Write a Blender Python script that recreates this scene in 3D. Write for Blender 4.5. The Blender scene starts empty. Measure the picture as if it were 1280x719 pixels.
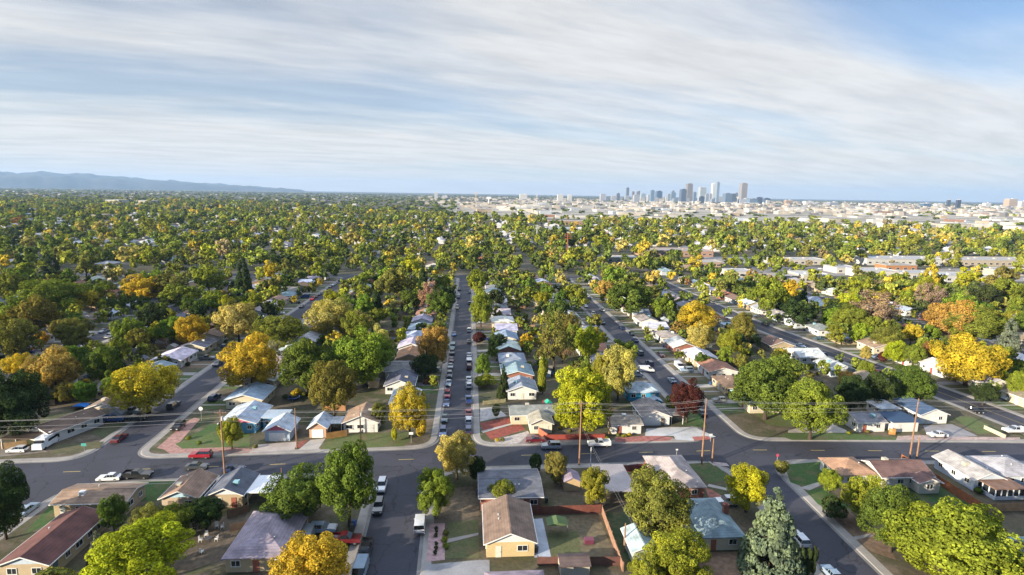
import bpy, bmesh, math, random
import numpy as np
from mathutils import Vector, Matrix
PI = math.pi
R = random.Random(7)
NR = np.random.default_rng(11)
scn = bpy.context.scene
COL = scn.collection

# ------------------------------------------------------------------ camera
F_PX, CAM_H = 711.0, 60.0
PITCH, YAW, ROLL = math.radians(9.4334), math.radians(4.2803), math.radians(0.93957)
_f = np.array([math.sin(YAW)*math.cos(PITCH), math.cos(YAW)*math.cos(PITCH), -math.sin(PITCH)])
_r0 = np.array([math.cos(YAW), -math.sin(YAW), 0.0]); _u0 = np.cross(_r0, _f)
_r = math.cos(ROLL)*_r0 + math.sin(ROLL)*_u0
_u = math.cos(ROLL)*_u0 - math.sin(ROLL)*_r0
def G(x, y, z=0.0):
    """photo pixel (1280 wide) -> the point of the plane at height z it shows"""
    d = _f + _r*(x-640)/F_PX - _u*(y-359.5)/F_PX
    t = (z-CAM_H)/d[2]
    return float(d[0]*t), float(d[1]*t)
def PJ(x, y, z):
    d = np.array([x, y, z-CAM_H]); q = d@_f
    return 640+F_PX*(d@_r)/q, 359.5-F_PX*(d@_u)/q, q
def height_at(x, y, ytop):
    lo, hi = 0.0, 700.0
    for _ in range(40):
        m = (lo+hi)/2
        if PJ(x, y, m)[1] > ytop: lo = m
        else: hi = m
    return lo
cam = bpy.data.objects.new('camera', bpy.data.cameras.new('camera'))
COL.objects.link(cam)
cam.matrix_world = Matrix(((_r[0], _u[0], -_f[0], 0), (_r[1], _u[1], -_f[1], 0), (_r[2], _u[2], -_f[2], CAM_H), (0, 0, 0, 1)))
cam.data.sensor_width = 36.0; cam.data.lens = F_PX/1280*36.0
cam.data.clip_start = 1.0; cam.data.clip_end = 60000
scn.camera = cam

# ------------------------------------------------------------------ materials
def new_mat(name):
    m = bpy.data.materials.new(name); m.use_nodes = True
    nt = m.node_tree; nt.nodes.clear()
    out = nt.nodes.new('ShaderNodeOutputMaterial')
    return m, nt, out
class NB:
    """small node helper"""
    def __init__(s, nt): s.nt = nt
    def n(s, t, **k):
        q = s.nt.nodes.new('ShaderNode'+t)
        for a, v in k.items(): setattr(q, a, v)
        return q
    def l(s, a, b): s.nt.links.new(a, b)
    def set(s, sock, v):
        if hasattr(v, 'is_linked') or isinstance(v, bpy.types.NodeSocket): s.l(v, sock)
        else: sock.default_value = v
    def noise(s, vec, scale, detail=3, rough=.55):
        q = s.n('TexNoise'); q.inputs['Scale'].default_value = scale; q.inputs['Detail'].default_value = detail
        q.inputs['Roughness'].default_value = rough
        if vec is not None: s.l(vec, q.inputs['Vector'])
        return q.outputs['Fac']
    def ramp(s, fac, lo, hi, a=0., b=1.):
        q = s.n('MapRange'); q.inputs[1].default_value = lo; q.inputs[2].default_value = hi
        q.inputs[3].default_value = a; q.inputs[4].default_value = b; s.l(fac, q.inputs[0]); return q.outputs[0]
    def mul(s, a, b, op='MULTIPLY'):
        q = s.n('Math', operation=op); s.set(q.inputs[0], a); s.set(q.inputs[1], b); return q.outputs[0]
    def mix(s, fac, a, b, blend='MIX'):
        q = s.n('Mix', data_type='RGBA', blend_type=blend)
        s.set(q.inputs[0], fac); s.set(q.inputs[6], a); s.set(q.inputs[7], b); return q.outputs[2]
    def scale(s, col, v):
        q = s.n('VectorMath', operation='SCALE'); s.set(q.inputs[0], col[:3] if isinstance(col, tuple) else col); s.set(q.inputs['Scale'], v); return q.outputs[0]
    def pos(s): return s.n('NewGeometry').outputs['Position']
    def obj(s): return s.n('TexCoord').outputs['Object']
    def bsdf(s, out, col, rough=.8, bump=None, bstr=.3, bdist=.02, **k):
        p = s.n('BsdfPrincipled'); s.set(p.inputs['Base Color'], col); s.set(p.inputs['Roughness'], rough)
        for a, v in k.items(): s.set(p.inputs[a.replace('_', ' ')], v)
        if bump is not None:
            b = s.n('Bump'); b.inputs['Strength'].default_value = bstr; b.inputs['Distance'].default_value = bdist
            s.l(bump, b.inputs['Height']); s.l(b.outputs[0], p.inputs['Normal'])
        s.l(p.outputs[0], out.inputs['Surface']); return p
def rgb(*c): return (c[0], c[1], c[2], 1.0)
M = {}
def tinted(name, rough=.8, lo=.82, hi=1.12, sc=.6, fine=6., wave=None, bd=.02, **k):
    """material whose colour is the object's own colour, weathered by noise"""
    m, nt, out = new_mat(name); b = NB(nt)
    oc = b.n('ObjectInfo'); p = b.pos()
    v = b.mul(b.ramp(b.noise(p, sc, 4), .3, .7, lo, hi), b.ramp(b.noise(p, fine, 2), .25, .75, .88, 1.1))
    bump = None
    if wave:
        w = b.n('TexWave', bands_direction='Z'); w.inputs['Scale'].default_value = wave; w.inputs['Distortion'].default_value = .6
        b.l(p, w.inputs['Vector']); bump = w.outputs['Fac']; v = b.mul(v, b.ramp(bump, 0, 1, .9, 1.05))
    b.bsdf(out, b.scale(oc.outputs['Color'], v), rough, bump, .35, bd, **k); M[name] = m
tinted('shingle', .9, .62, 1.3, .55, 4.5, 1.6)
tinted('siding', .75, .88, 1.06, .5, 5, 2.2, .01)
tinted('paint', .6, .93, 1.04, .8, 6)
tinted('wood', .85, .7, 1.2, .9, 8)
tinted('metal_sheet', .45, .88, 1.06, .4, 3, Metallic=.15)
tinted('mulch', .95, .65, 1.3, 1.2, 9)
tinted('concrete', .85, .8, 1.12, .35, 4)
m, nt, out = new_mat('lawn'); b = NB(nt); p = b.pos(); oc = b.n('ObjectInfo')
c = b.scale(oc.outputs['Color'], b.ramp(b.noise(p, 1.8, 5, .7), .25, .75, .6, 1.4))
c = b.mix(b.ramp(b.noise(p, .28, 5, .65), .5, .66, 0, .75), c, rgb(.13, .10, .05)); c = b.mix(b.ramp(b.noise(p, 3.4, 3, .7), .62, .68, 0, .7), c, rgb(.26, .18, .05))
b.bsdf(out, c, .95); M['lawn'] = m
tinted('fabric', .9, .9, 1.05)
tinted('car_paint', .3, .98, 1.02, .3, 1, Coat_Weight=.8, Coat_Roughness=.05)
tinted('far_wall', .7, .85, 1.08, .02, .15)
def plain(name, c, rough=.6, **k):
    m, nt, out = new_mat(name); b = NB(nt); v = b.ramp(b.noise(b.pos(), 3, 2), .3, .7, .9, 1.1)
    b.bsdf(out, b.scale(rgb(*c), v), rough, **k); M[name] = m
plain('glass', (.02, .025, .03), .08, Specular_IOR_Level=.8)
plain('car_glass', (.012, .015, .02), .05, Specular_IOR_Level=.8)
plain('rubber', (.015, .015, .016), .8)
plain('rim', (.35, .35, .36), .35, Metallic=.8)
plain('lamp_glass', (.8, .8, .78), .15)
plain('tail_glass', (.35, .01, .01), .2)
plain('cable', (.30, .30, .31), .4)
plain('bark', (.055, .038, .026), .95)
tinted('works_wall', .75, .6, 1.05, .02, .2)
plain('far_glass', (.06, .08, .11), .2, Specular_IOR_Level=.7)

# asphalt: patched, sealed cracks, tyre-worn lanes
m, nt, out = new_mat('asphalt'); b = NB(nt); p = b.pos()
v = b.ramp(b.noise(p, .09, 4), .3, .7, .82, 1.22); v = b.mul(v, b.ramp(b.noise(p, 2.5, 3), .3, .7, .88, 1.12))
vo = b.n('TexVoronoi', feature='DISTANCE_TO_EDGE'); vo.inputs['Scale'].default_value = .13; vo.inputs['Randomness'].default_value = 1
nn = b.n('TexNoise'); nn.inputs['Scale'].default_value = .5; b.l(p, nn.inputs['Vector'])
ad = b.n('VectorMath', operation='MULTIPLY_ADD'); b.l(nn.outputs['Color'], ad.inputs[0]); ad.inputs[1].default_value = (3, 3, 0); b.l(p, ad.inputs[2])
b.l(ad.outputs[0], vo.inputs['Vector'])
v = b.mul(v, b.ramp(vo.outputs['Distance'], .006, .016, .5, 1.))
vp = b.n('TexVoronoi', distance='CHEBYCHEV'); vp.inputs['Scale'].default_value = .07; b.l(p, vp.inputs['Vector']); sc_ = b.n('SeparateColor'); b.l(vp.outputs['Color'], sc_.inputs[0])
v = b.mul(v, b.ramp(sc_.outputs[0], 0, 1, .84, 1.16)); v = b.mul(v, b.ramp(b.noise(p, .7, 5, .7), .62, .72, 1., .7))
b.bsdf(out, b.scale(rgb(.036, .037, .051), v), .85, b.noise(p, 12, 2), .2, .01); M['asphalt'] = m
# open ground: dry grass, dirt and weeds
m, nt, out = new_mat('yard_ground'); b = NB(nt); p = b.pos()
c = b.mix(b.ramp(b.noise(p, .06, 4), .42, .58), rgb(.085, .068, .040), rgb(.052, .060, .020))
c = b.mix(b.ramp(b.noise(p, .21, 4), .5, .68), c, rgb(.15, .115, .085))
c = b.mix(b.ramp(b.noise(p, 3.1, 4, .7), .60, .68, 0, .6), c, rgb(.24, .17, .06))
c = b.scale(c, b.ramp(b.noise(p, 1.6, 5, .7), .25, .75, .6, 1.45))
b.bsdf(out, c, .95); M['yard_ground'] = m
# far plain: mottled woodland floor, pale works to the right
m, nt, out = new_mat('plain_ground'); b = NB(nt); p = b.pos()
c = b.mix(b.ramp(b.noise(p, .012, 5), .4, .6), rgb(.045, .048, .022), rgb(.075, .065, .04))
c = b.mix(b.ramp(b.noise(p, .05, 4), .55, .66), c, rgb(.12, .11, .1))
b.bsdf(out, c, .95); M['plain_ground'] = m
m, nt, out = new_mat('pale_ground'); b = NB(nt); p = b.pos()
mp = b.n('Mapping'); mp.inputs['Scale'].default_value = (.006, .014, .01); b.l(p, mp.inputs[0])
c = b.mix(b.ramp(b.noise(mp.outputs[0], 1., 5), .42, .6), rgb(.42, .38, .32), rgb(.17, .16, .12))
b.bsdf(out, c, .95); M['pale_ground'] = m
m, nt, out = new_mat('hill_ground'); b = NB(nt); p = b.pos()
c = b.mix(b.ramp(b.noise(p, .0016, 6), .4, .6), rgb(.014, .026, .034), rgb(.045, .052, .052))
b.bsdf(out, c, .95); M['hill_ground'] = m

def leaf_mat(name, attr):
    m, nt, out = new_mat(name); b = NB(nt)
    if attr:
        a = b.n('Attribute'); a.attribute_name = 'tint'; base = a.outputs['Color']; vec = b.pos(); ns = .12
        rnd = None
    else:
        oi = b.n('ObjectInfo'); base = oi.outputs['Color']; vec = b.obj(); ns = 1.3; rnd = oi.outputs['Random']
        ad = b.n('VectorMath', operation='ADD'); b.l(vec, ad.inputs[0]); b.l(b.mul(rnd, 40.), ad.inputs[1]); vec = ad.outputs[0]
    t = b.n('Attribute'); t.attribute_name = 'tone'
    turn = b.mul(b.ramp(b.noise(vec, ns, 2), .42, .62), .75)     # some boughs have turned further than others
    hue = b.n('VectorMath', operation='MULTIPLY'); b.l(base, hue.inputs[0]); hue.inputs[1].default_value = (1.3, 1.22, .95)
    turn = b.mul(turn, b.mul(b.mul(t.outputs['Fac'], 1., 'SUBTRACT'), .45), 'ADD'); turn = b.ramp(turn, 0, 1)
    c = b.mix(turn, base, hue.outputs[0])
    c = b.scale(c, t.outputs['Fac'])
    d = b.n('BsdfDiffuse'); b.l(c, d.inputs[0])
    tr = b.n('BsdfTranslucent'); tc = b.n('VectorMath', operation='MULTIPLY'); b.l(c, tc.inputs[0]); tc.inputs[1].default_value = (1.25, 1.3, .6); b.l(tc.outputs[0], tr.inputs[0])
    mx = b.n('MixShader'); mx.inputs[0].default_value = .24; b.l(d.outputs[0], mx.inputs[1]); b.l(tr.outputs[0], mx.inputs[2])
    b.l(mx.outputs[0], out.inputs['Surface']); M[name] = m
leaf_mat('foliage', False); leaf_mat('foliage_far', True)
m, nt, out = new_mat('town_wall'); b = NB(nt); p = b.pos()
vo = b.n('TexVoronoi'); vo.inputs['Scale'].default_value = .02; b.l(p, vo.inputs['Vector']); sx_ = b.n('SeparateColor'); b.l(vo.outputs['Color'], sx_.inputs[0])
c = b.mix(sx_.outputs[0], rgb(.50, .48, .45), rgb(.30, .25, .20)); c = b.mix(b.ramp(sx_.outputs[1], .7, .72), c, rgb(.13, .13, .14))
b.bsdf(out, c, .8); M['town_wall'] = m
# office tower facade: bands of glass and stone
m, nt, out = new_mat('tower_facade'); b = NB(nt); oi = b.n('ObjectInfo'); p = b.pos()
w = b.n('TexWave', bands_direction='Z'); w.inputs['Scale'].default_value = .085; b.l(p, w.inputs['Vector'])
w2 = b.n('TexWave', bands_direction='DIAGONAL'); w2.inputs['Scale'].default_value = .05; b.l(p, w2.inputs['Vector'])
k = b.mul(b.ramp(w.outputs['Fac'], .4, .6, .55, 1.), b.ramp(w2.outputs['Fac'], .3, .6, .75, 1.))
b.bsdf(out, b.scale(oi.outputs['Color'], k), .35); M['tower_facade'] = m

# ------------------------------------------------------------------ mesh + object helpers
class MB:
    def __init__(s): s.v = []; s.f = []
    def add(s, vs, fs):
        n = len(s.v); s.v += [tuple(q) for q in vs]; s.f += [tuple(i+n for i in f) for f in fs]; return s
    def box(s, c, d, rz=0., top=1.):
        x, y, z = d[0]/2, d[1]/2, d[2]/2; ca, sa = math.cos(rz), math.sin(rz); vs = []
        for k, zz in ((1., -z), (top, z)):
            for a, e in ((-x, -y), (x, -y), (x, y), (-x, y)):
                a *= k; e *= k; vs.append((c[0]+a*ca-e*sa, c[1]+a*sa+e*ca, c[2]+zz))
        return s.add(vs, [(3, 2, 1, 0), (4, 5, 6, 7), (0, 1, 5, 4), (1, 2, 6, 5), (2, 3, 7, 6), (3, 0, 4, 7)])
    def tube(s, pts, rad, n=6, cap=True):
        pts = [Vector(p) for p in pts]; rad = rad if isinstance(rad, (list, tuple)) else [rad]*len(pts); base = len(s.v); prev = None
        for i, p in enumerate(pts):
            t = (pts[min(i+1, len(pts)-1)]-pts[max(i-1, 0)]).normalized()
            a = t.cross(Vector((0, 0, 1)) if abs(t.z) < .95 else Vector((1, 0, 0))).normalized() if prev is None else (prev - t*prev.dot(t)).normalized()
            prev = a; e = t.cross(a)
            for k in range(n):
                w = 2*PI*k/n; q = p+(a*math.cos(w)+e*math.sin(w))*rad[i]; s.v.append(tuple(q))
        for i in range(len(pts)-1):
            for k in range(n):
                s.f.append((base+i*n+k, base+i*n+(k+1) % n, base+(i+1)*n+(k+1) % n, base+(i+1)*n+k))
        if cap:
            s.f.append(tuple(base+k for k in reversed(range(n)))); s.f.append(tuple(base+(len(pts)-1)*n+k for k in range(n)))
        return s
    def cyl(s, c, r, h, n=10, axis='z', r2=None):
        d = {'x': (1, 0, 0), 'y': (0, 1, 0), 'z': (0, 0, 1)}[axis]; c = Vector(c); d = Vector(d)
        return s.tube([c-d*h/2, c+d*h/2], [r, r if r2 is None else r2], n)
    def prism(s, prof, x0, x1, axis='y'):
        """polygon prof (a,z) extruded along axis from x0 to x1"""
        n = len(prof)
        P = (lambda a, z, t: (a, t, z)) if axis == 'y' else (lambda a, z, t: (t, a, z))
        vs = [P(a, z, x0) for a, z in prof]+[P(a, z, x1) for a, z in prof]
        fs = [tuple(range(n)), tuple(n+i for i in reversed(range(n)))]+[(i, n+i, n+(i+1) % n, (i+1) % n) for i in range(n)]
        return s.add(vs, fs)
    def mesh(s, name, mat, smooth=False):
        me = bpy.data.meshes.new(name); me.from_pydata(s.v, [], s.f); me.materials.append(M[mat])
        bm = bmesh.new(); bm.from_mesh(me); bmesh.ops.recalc_face_normals(bm, faces=bm.faces); bm.to_mesh(me); bm.free()
        if smooth: me.polygons.foreach_set('use_smooth', [True]*len(me.polygons))
        return me
    def obj(s, name, mat, parent=None, col=(1, 1, 1), smooth=False):
        return place(name, s.mesh(name, mat, smooth), parent, col)
def place(name, me, parent=None, col=(1, 1, 1), loc=(0, 0, 0), rz=0., scale=None):
    o = bpy.data.objects.new(name, me); COL.objects.link(o); o.color = (*col[:3], 1)
    o.location = loc; o.rotation_euler = (0, 0, rz)
    if scale is not None: o.scale = scale
    if parent is not None: o.parent = parent
    return o
THINGS = []
def thing(name, label, cat, loc=(0, 0, 0), rz=0., group=None):
    o = bpy.data.objects.new(name, None); COL.objects.link(o); o.location = loc; o.rotation_euler = (0, 0, rz)
    o.empty_display_size = .5
    return tag(o, label, cat, group)
def tag(o, label, cat, group=None):
    o['label'] = label; o['category'] = cat
    if group: o['group'] = group
    THINGS.append(o); return o
def struct(o, kind='structure'): o['kind'] = kind; return o
def poly(name, pts, z, mat, col=(1, 1, 1)):
    me = bpy.data.meshes.new(name); me.from_pydata([(x, y, z) for x, y in pts], [], [tuple(range(len(pts)))]); me.materials.append(M[mat])
    if me.polygons[0].normal.z < 0: me.flip_normals()
    return struct(place(name, me, None, col))
def rect(name, x0, x1, y0, y1, z, mat, col=(1, 1, 1), rz=0.):
    cx, cy = (x0+x1)/2, (y0+y1)/2; w, h = abs(x1-x0)/2, abs(y1-y0)/2; c, s = math.cos(rz), math.sin(rz)
    return poly(name, [(cx+a*c-e*s, cy+a*s+e*c) for a, e in ((-w, -h), (w, -h), (w, h), (-w, h))], z, mat, col)
ORD = ['zeroth', 'first', 'second', 'third', 'fourth', 'fifth', 'sixth', 'seventh', 'eighth', 'ninth', 'tenth', 'eleventh', 'twelfth', 'thirteenth',
       'fourteenth', 'fifteenth', 'sixteenth', 'seventeenth', 'eighteenth', 'nineteenth', 'twentieth']
TENS = ['', '', 'twenty', 'thirty', 'forty', 'fifty', 'sixty', 'seventy', 'eighty', 'ninety']
def ordw(n):
    if n <= 20: return ORD[n]
    return TENS[n//10]+('-'+ORD[n % 10] if n % 10 else 'th') if n % 10 else TENS[n//10][:-1]+'ieth'
def lerp_x(pl, y):
    if y <= pl[0][1]: return pl[0][0]
    for (x0, y0), (x1, y1) in zip(pl, pl[1:]):
        if y <= y1: return x0+(x1-x0)*(y-y0)/(y1-y0)
    return pl[-1][0]

# ------------------------------------------------------------------ world and light
SUN_EL, SUN_AZ = math.radians(14.), (-.87, -.50)
w = bpy.data.worlds.new('World'); scn.world = w; w.use_nodes = True
nt = w.node_tree; nt.nodes.clear(); b = NB(nt)
out = nt.nodes.new('ShaderNodeOutputWorld'); bg = nt.nodes.new('ShaderNodeBackground')
sky = b.n('TexSky', sky_type='NISHITA'); sky.sun_disc = False; sky.sun_elevation = SUN_EL
sky.sun_rotation = math.atan2(SUN_AZ[0], SUN_AZ[1]); sky.altitude = 1600; sky.air_density = 1.; sky.dust_density = .6; sky.ozone_density = 3.2
tc = b.n('TexCoord'); sp = b.n('SeparateXYZ'); b.l(tc.outputs['Generated'], sp.inputs[0])
zc = b.mul(b.mul(sp.outputs[2], .0, 'MAXIMUM'), .10, 'ADD')
cx_ = b.mul(sp.outputs[0], zc, 'DIVIDE'); cy_ = b.mul(sp.outputs[1], zc, 'DIVIDE')
cb = b.n('CombineXYZ'); b.l(cx_, cb.inputs[0]); b.l(cy_, cb.inputs[1])
STREAK = math.radians(21); SKY_OFF = (-9, -4, 0)
mp = b.n('Mapping', vector_type='TEXTURE'); mp.inputs['Rotation'].default_value = (0, 0, STREAK); mp.inputs['Scale'].default_value = (4.2, 1.25, 1); mp.inputs['Location'].default_value = SKY_OFF; b.l(cb.outputs[0], mp.inputs[0])
wv = b.n('TexNoise'); wv.inputs['Scale'].default_value = .35; wv.inputs['Detail'].default_value = 2; b.l(cb.outputs[0], wv.inputs['Vector'])
ad = b.n('VectorMath', operation='MULTIPLY_ADD'); b.l(wv.outputs['Color'], ad.inputs[0]); ad.inputs[1].default_value = (.7, .7, 0); b.l(mp.outputs[0], ad.inputs[2])
n1 = b.n('TexNoise'); n1.inputs['Scale'].default_value = .9; n1.inputs['Detail'].default_value = 5; n1.inputs['Roughness'].default_value = .5
b.l(ad.outputs[0], n1.inputs['Vector']); n1.inputs['Distortion'].default_value = .25
mp2 = b.n('Mapping', vector_type='TEXTURE'); mp2.inputs['Rotation'].default_value = (0, 0, STREAK); mp2.inputs['Scale'].default_value = (1.6, .5, 1); mp2.inputs['Location'].default_value = (7, 3, 0); b.l(cb.outputs[0], mp2.inputs[0])
n2 = b.noise(mp2.outputs[0], 2.2, 6, .6)
dens = b.mul(n1.outputs['Fac'], b.mul(b.mul(n2, .5, 'SUBTRACT'), .14), 'ADD')
# the north-east corner of the sky is the clear one
dl = b.n('VectorMath', operation='DOT_PRODUCT'); b.l(tc.outputs['Generated'], dl.inputs[0]); dl.inputs[1].default_value = Vector((.62, .62, .46)).normalized()
dens = b.mul(dens, b.ramp(dl.outputs['Value'], .94, 1.0, 0, .2), 'SUBTRACT')
mask = b.ramp(dens, .33, .53)
clear = b.mul(b.ramp(dl.outputs['Value'], .942, .992, 1, .1), b.ramp(sp.outputs[1], -.15, .45, .12, 1.))  # also thins the unseen clouds behind the camera, for bluer fill light
mask = b.mul(b.mul(b.mul(mask, .5), .5, 'ADD'), b.mul(clear, b.ramp(sp.outputs[2], 0., .05, .72, 1.)))
cl_dark = b.ramp(n2, .35, .62, .86, 1.02)
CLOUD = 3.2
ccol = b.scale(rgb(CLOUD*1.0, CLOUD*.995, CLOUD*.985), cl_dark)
ccol = b.mix(b.ramp(sp.outputs[2], .40, .80), ccol, rgb(CLOUD*2.9, CLOUD*3.3, CLOUD*4.0))  # unseen clouds high overhead are brightened and blued to add fill light
hz = b.ramp(sp.outputs[2], 0., .13, .85, 0.)
skv = b.n('VectorMath', operation='MULTIPLY'); b.l(sky.outputs[0], skv.inputs[0]); skv.inputs[1].default_value = (.40, .50, .54)
skyc = b.mix(hz, skv.outputs[0], rgb(2.5, 2.64, 2.84))
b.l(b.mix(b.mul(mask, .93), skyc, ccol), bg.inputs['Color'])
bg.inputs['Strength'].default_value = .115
b.l(bg.outputs[0], out.inputs['Surface'])
sun = bpy.data.objects.new('sun', bpy.data.lights.new('sun', 'SUN')); COL.objects.link(sun)
sun.data.energy = 5.0; sun.data.angle = math.radians(.6); sun.data.color = (1, .87, .67)
sd = Vector((SUN_AZ[0]*math.cos(SUN_EL), SUN_AZ[1]*math.cos(SUN_EL), 0)).normalized()*math.cos(SUN_EL)+Vector((0, 0, math.sin(SUN_EL)))
sun.rotation_euler = sd.to_track_quat('Z', 'Y').to_euler(); sun.location = (-200, 0, 200)
vs = scn.view_settings; vs.view_transform = 'Standard'; vs.look = 'None'; vs.gamma = 1; vs.exposure = 1.25; vs.use_curve_mapping = False
scn.cycles.max_bounces = 6; scn.cycles.diffuse_bounces = 3; scn.cycles.glossy_bounces = 2; scn.cycles.transmission_bounces = 3; scn.cycles.volume_bounces = 0
scn.cycles.caustics_reflective = False; scn.cycles.caustics_refractive = False
scn.cycles.use_denoising = True

# ------------------------------------------------------------------ roads and blocks
CROSS = [(-700, 92), (-160, 116), (-102, 118.6), (-49, 120.7), (10, 123.2), (66, 124.0), (129, 120.7), (200, 116), (700, 100)]
def cross_y(x):
    for (x0, y0), (x1, y1) in zip(CROSS, CROSS[1:]):
        if x <= x1:
            t = (x-x0)/(x1-x0); return y0+(y1-y0)*t
    return CROSS[-1][1]
CH = 5.25
FAR_Y = 405.0
STREETS = {   # centre lines north and south of the crossing road, half width
 'far left street': ([(-150, 110), (-148, 274), (-147, FAR_Y)], 5.0),
 'left-hand street': ([(-80.5, 118), (-82.3, 180), (-83, FAR_Y)], 5.0),
 'central street': ([(-3.4, 118), (-3.4, FAR_Y)], 4.3),
 'right-hand street': ([(64.3, 118), (65.4, 265), (66, FAR_Y)], 4.5),
 'far right street': ([(151.5, 112), (150.5, 140), (148.5, 160), (143.5, 200), (138.5, 231), (135, 262), (133, 330), (132, FAR_Y)], 5.2),
 'outer right street': ([(226, 100), (222, 180), (214, 250), (206, FAR_Y)], 4.6),
 'outer left street': ([(-216, 90), (-214, FAR_Y)], 4.6)}
SOUTH = {'left-hand lane': ([(-86.5, 0), (-86.5, 90), (-86.3, 122)], 5.0), 'central lane': ([(-12, 0), (-13.0, 82), (-13.9, 112), (-14, 122)], 5.25),
         'right-hand lane': ([(61, 0), (62, 82), (63.4, 116), (63.6, 124)], 4.7), 'far right lane': ([(150, 0), (152, 124)], 5)}
def strip(name, pts, h, z, mat, widths=None):
    mb = MB(); L = []
    for i, p in enumerate(pts):
        a = Vector(pts[max(i-1, 0)]); c = Vector(pts[min(i+1, len(pts)-1)]); t = (c-a).normalized(); n = Vector((-t.y, t.x)); p = Vector(p)
        L += [(p+n*h).to_tuple()+(z,), (p-n*h).to_tuple()+(z,)]
    return struct(mb.add(L, [(2*i, 2*i+1, 2*i+3, 2*i+2) for i in range(len(pts)-1)]).obj(name, mat))
ground = MB(); S = 45000
ground.add([(-23000, -1000, 0), (23000, -1000, 0), (23000, 23000, 0), (-23000, 23000, 0)], [(0, 1, 2, 3)])
struct(ground.obj('ground', 'plain_ground'))
crossl = [(x, cross_y(x)) for x in range(-320, 321, 8)]
strip('crossing_road', crossl, CH+1.2, .030, 'asphalt')
for nm, (pl, h) in list(STREETS.items())+list(SOUTH.items()):
    y0, y1 = pl[0][1], pl[-1][1]; n = max(2, int((y1-y0)/8))
    strip('road', [(lerp_x(pl, y0+(y1-y0)*i/n), y0+(y1-y0)*i/n) for i in range(n+1)], h+1.0, .022, 'asphalt')
strip('end_road', [(-330, FAR_Y+3), (330, FAR_Y+3)], 5.5, .030, 'asphalt')
def fillet(pts, corners, rad):
    o = []; n = len(pts)
    for i, p in enumerate(pts):
        if i in corners:
            a, p_, c = Vector(pts[i-1]), Vector(p), Vector(pts[(i+1) % n])
            u, v = (a-p_), (c-p_); u = u.normalized()*min(rad, u.length*.9); v = v.normalized()*min(rad, v.length*.9)
            for k in range(9):
                t = k/8; q = p_+u*(1-t)**2+v*t**2; o.append((q.x, q.y))
        else: o.append(p)
    return o
def inset(pts, d):
    n = len(pts); o = []
    ar = sum(pts[i][0]*pts[(i+1) % n][1]-pts[(i+1) % n][0]*pts[i][1] for i in range(n)); sg = 1 if ar > 0 else -1
    for i in range(n):
        a, p, c = Vector(pts[i-1]), Vector(pts[i]), Vector(pts[(i+1) % n]); t1 = (p-a).normalized(); t2 = (c-p).normalized()
        t = (t1+t2).normalized(); k = max(.5, t.dot(t1)); q = p+Vector((-t.y, t.x))*sg*d/k; o.append((q.x, q.y))
    return o
KZ = .13
def block(pts, corners, rad=6.5):
    p0 = fillet(pts, corners, rad); p1 = inset(p0, .22); p2 = inset(p0, 1.75); n = len(p0); mb = MB()
    vs = [(x, y, 0) for x, y in p0]+[(x, y, KZ) for x, y in p1]+[(x, y, KZ+.006) for x, y in p2]
    mb.add(vs, [(i, (i+1) % n, n+(i+1) % n, n+i) for i in range(n)]+[(n+i, n+(i+1) % n, 2*n+(i+1) % n, 2*n+i) for i in range(n)])
    po = inset(p0, -.5); gm = MB().add([(x, y, .037) for x, y in po]+[(x, y, .037) for x, y in p0], [(i, (i+1) % n, n+(i+1) % n, n+i) for i in range(n)])
    struct(gm.obj('gutter', 'concrete', None, (.20, .19, .18)))
    struct(mb.obj('pavement', 'concrete', None, (.30, .275, .25)))
    poly('yard_ground', p2, KZ, 'yard_ground')
def vline(pl, h, ya, yb, step=12):
    n = max(1, int(abs(yb-ya)/step)); return [(lerp_x(pl, ya+(yb-ya)*i/n)+h, ya+(yb-ya)*i/n) for i in range(n+1)]
def hline(xa, xb, off, step=10):
    n = max(1, int(abs(xb-xa)/step)); return [(xa+(xb-xa)*i/n, cross_y(xa+(xb-xa)*i/n)+off) for i in range(1, n)]
names = ['outer left street', 'far left street', 'left-hand street', 'central street', 'right-hand street', 'far right street', 'outer right street']
for a, c in zip(names, names[1:]):
    (pa, ha), (pc, hc) = STREETS[a], STREETS[c]
    xa = lerp_x(pa, 124)+ha; xc = lerp_x(pc, 124)-hc
    bot = hline(xa, xc, CH); ya, yc = cross_y(xa)+CH, cross_y(xc)+CH
    right = vline(pc, -hc, yc, FAR_Y-3); left = vline(pa, ha, FAR_Y-3, ya)
    pts = bot+right+left; nb = len(bot)
    block(pts, {nb, nb+len(right)-1, nb+len(right), len(pts)-1})
block([(-320, cross_y(-320)+CH)]+hline(-320, -220.6, CH)+[(-220.6, cross_y(-220)+CH), (-220.6, FAR_Y-3), (-320, FAR_Y-3)], set())
block([(230.6, cross_y(230)+CH)]+hline(230.6, 330, CH)+[(330, cross_y(330)+CH), (330, FAR_Y-3), (212, FAR_Y-3)], set())
sn = ['left-hand lane', 'central lane', 'right-hand lane', 'far right lane']
def south_block(xa_pl, ha, xc_pl, hc):
    top_a = lerp_x(xa_pl, 118)+ha if xa_pl else -320; top_c = lerp_x(xc_pl, 118)-hc if xc_pl else 330
    ya, yc = cross_y(top_a)-CH, cross_y(top_c)-CH
    right = vline(xc_pl, -hc, 0, yc) if xc_pl else [(330, 0), (330, yc)]
    left = vline(xa_pl, ha, ya, 0) if xa_pl else [(-320, ya), (-320, 0)]
    top = list(reversed(hline(top_a, top_c, -CH)))
    pts = right+top+left
    block(pts, {len(right)-1, len(right)+len(top)}, 9)
south_block(None, 0, *SOUTH['left-hand lane'])
for a, c in zip(sn, sn[1:]): south_block(*SOUTH[a], *SOUTH[c])
south_block(*SOUTH['far right lane'], None, 0)
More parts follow.
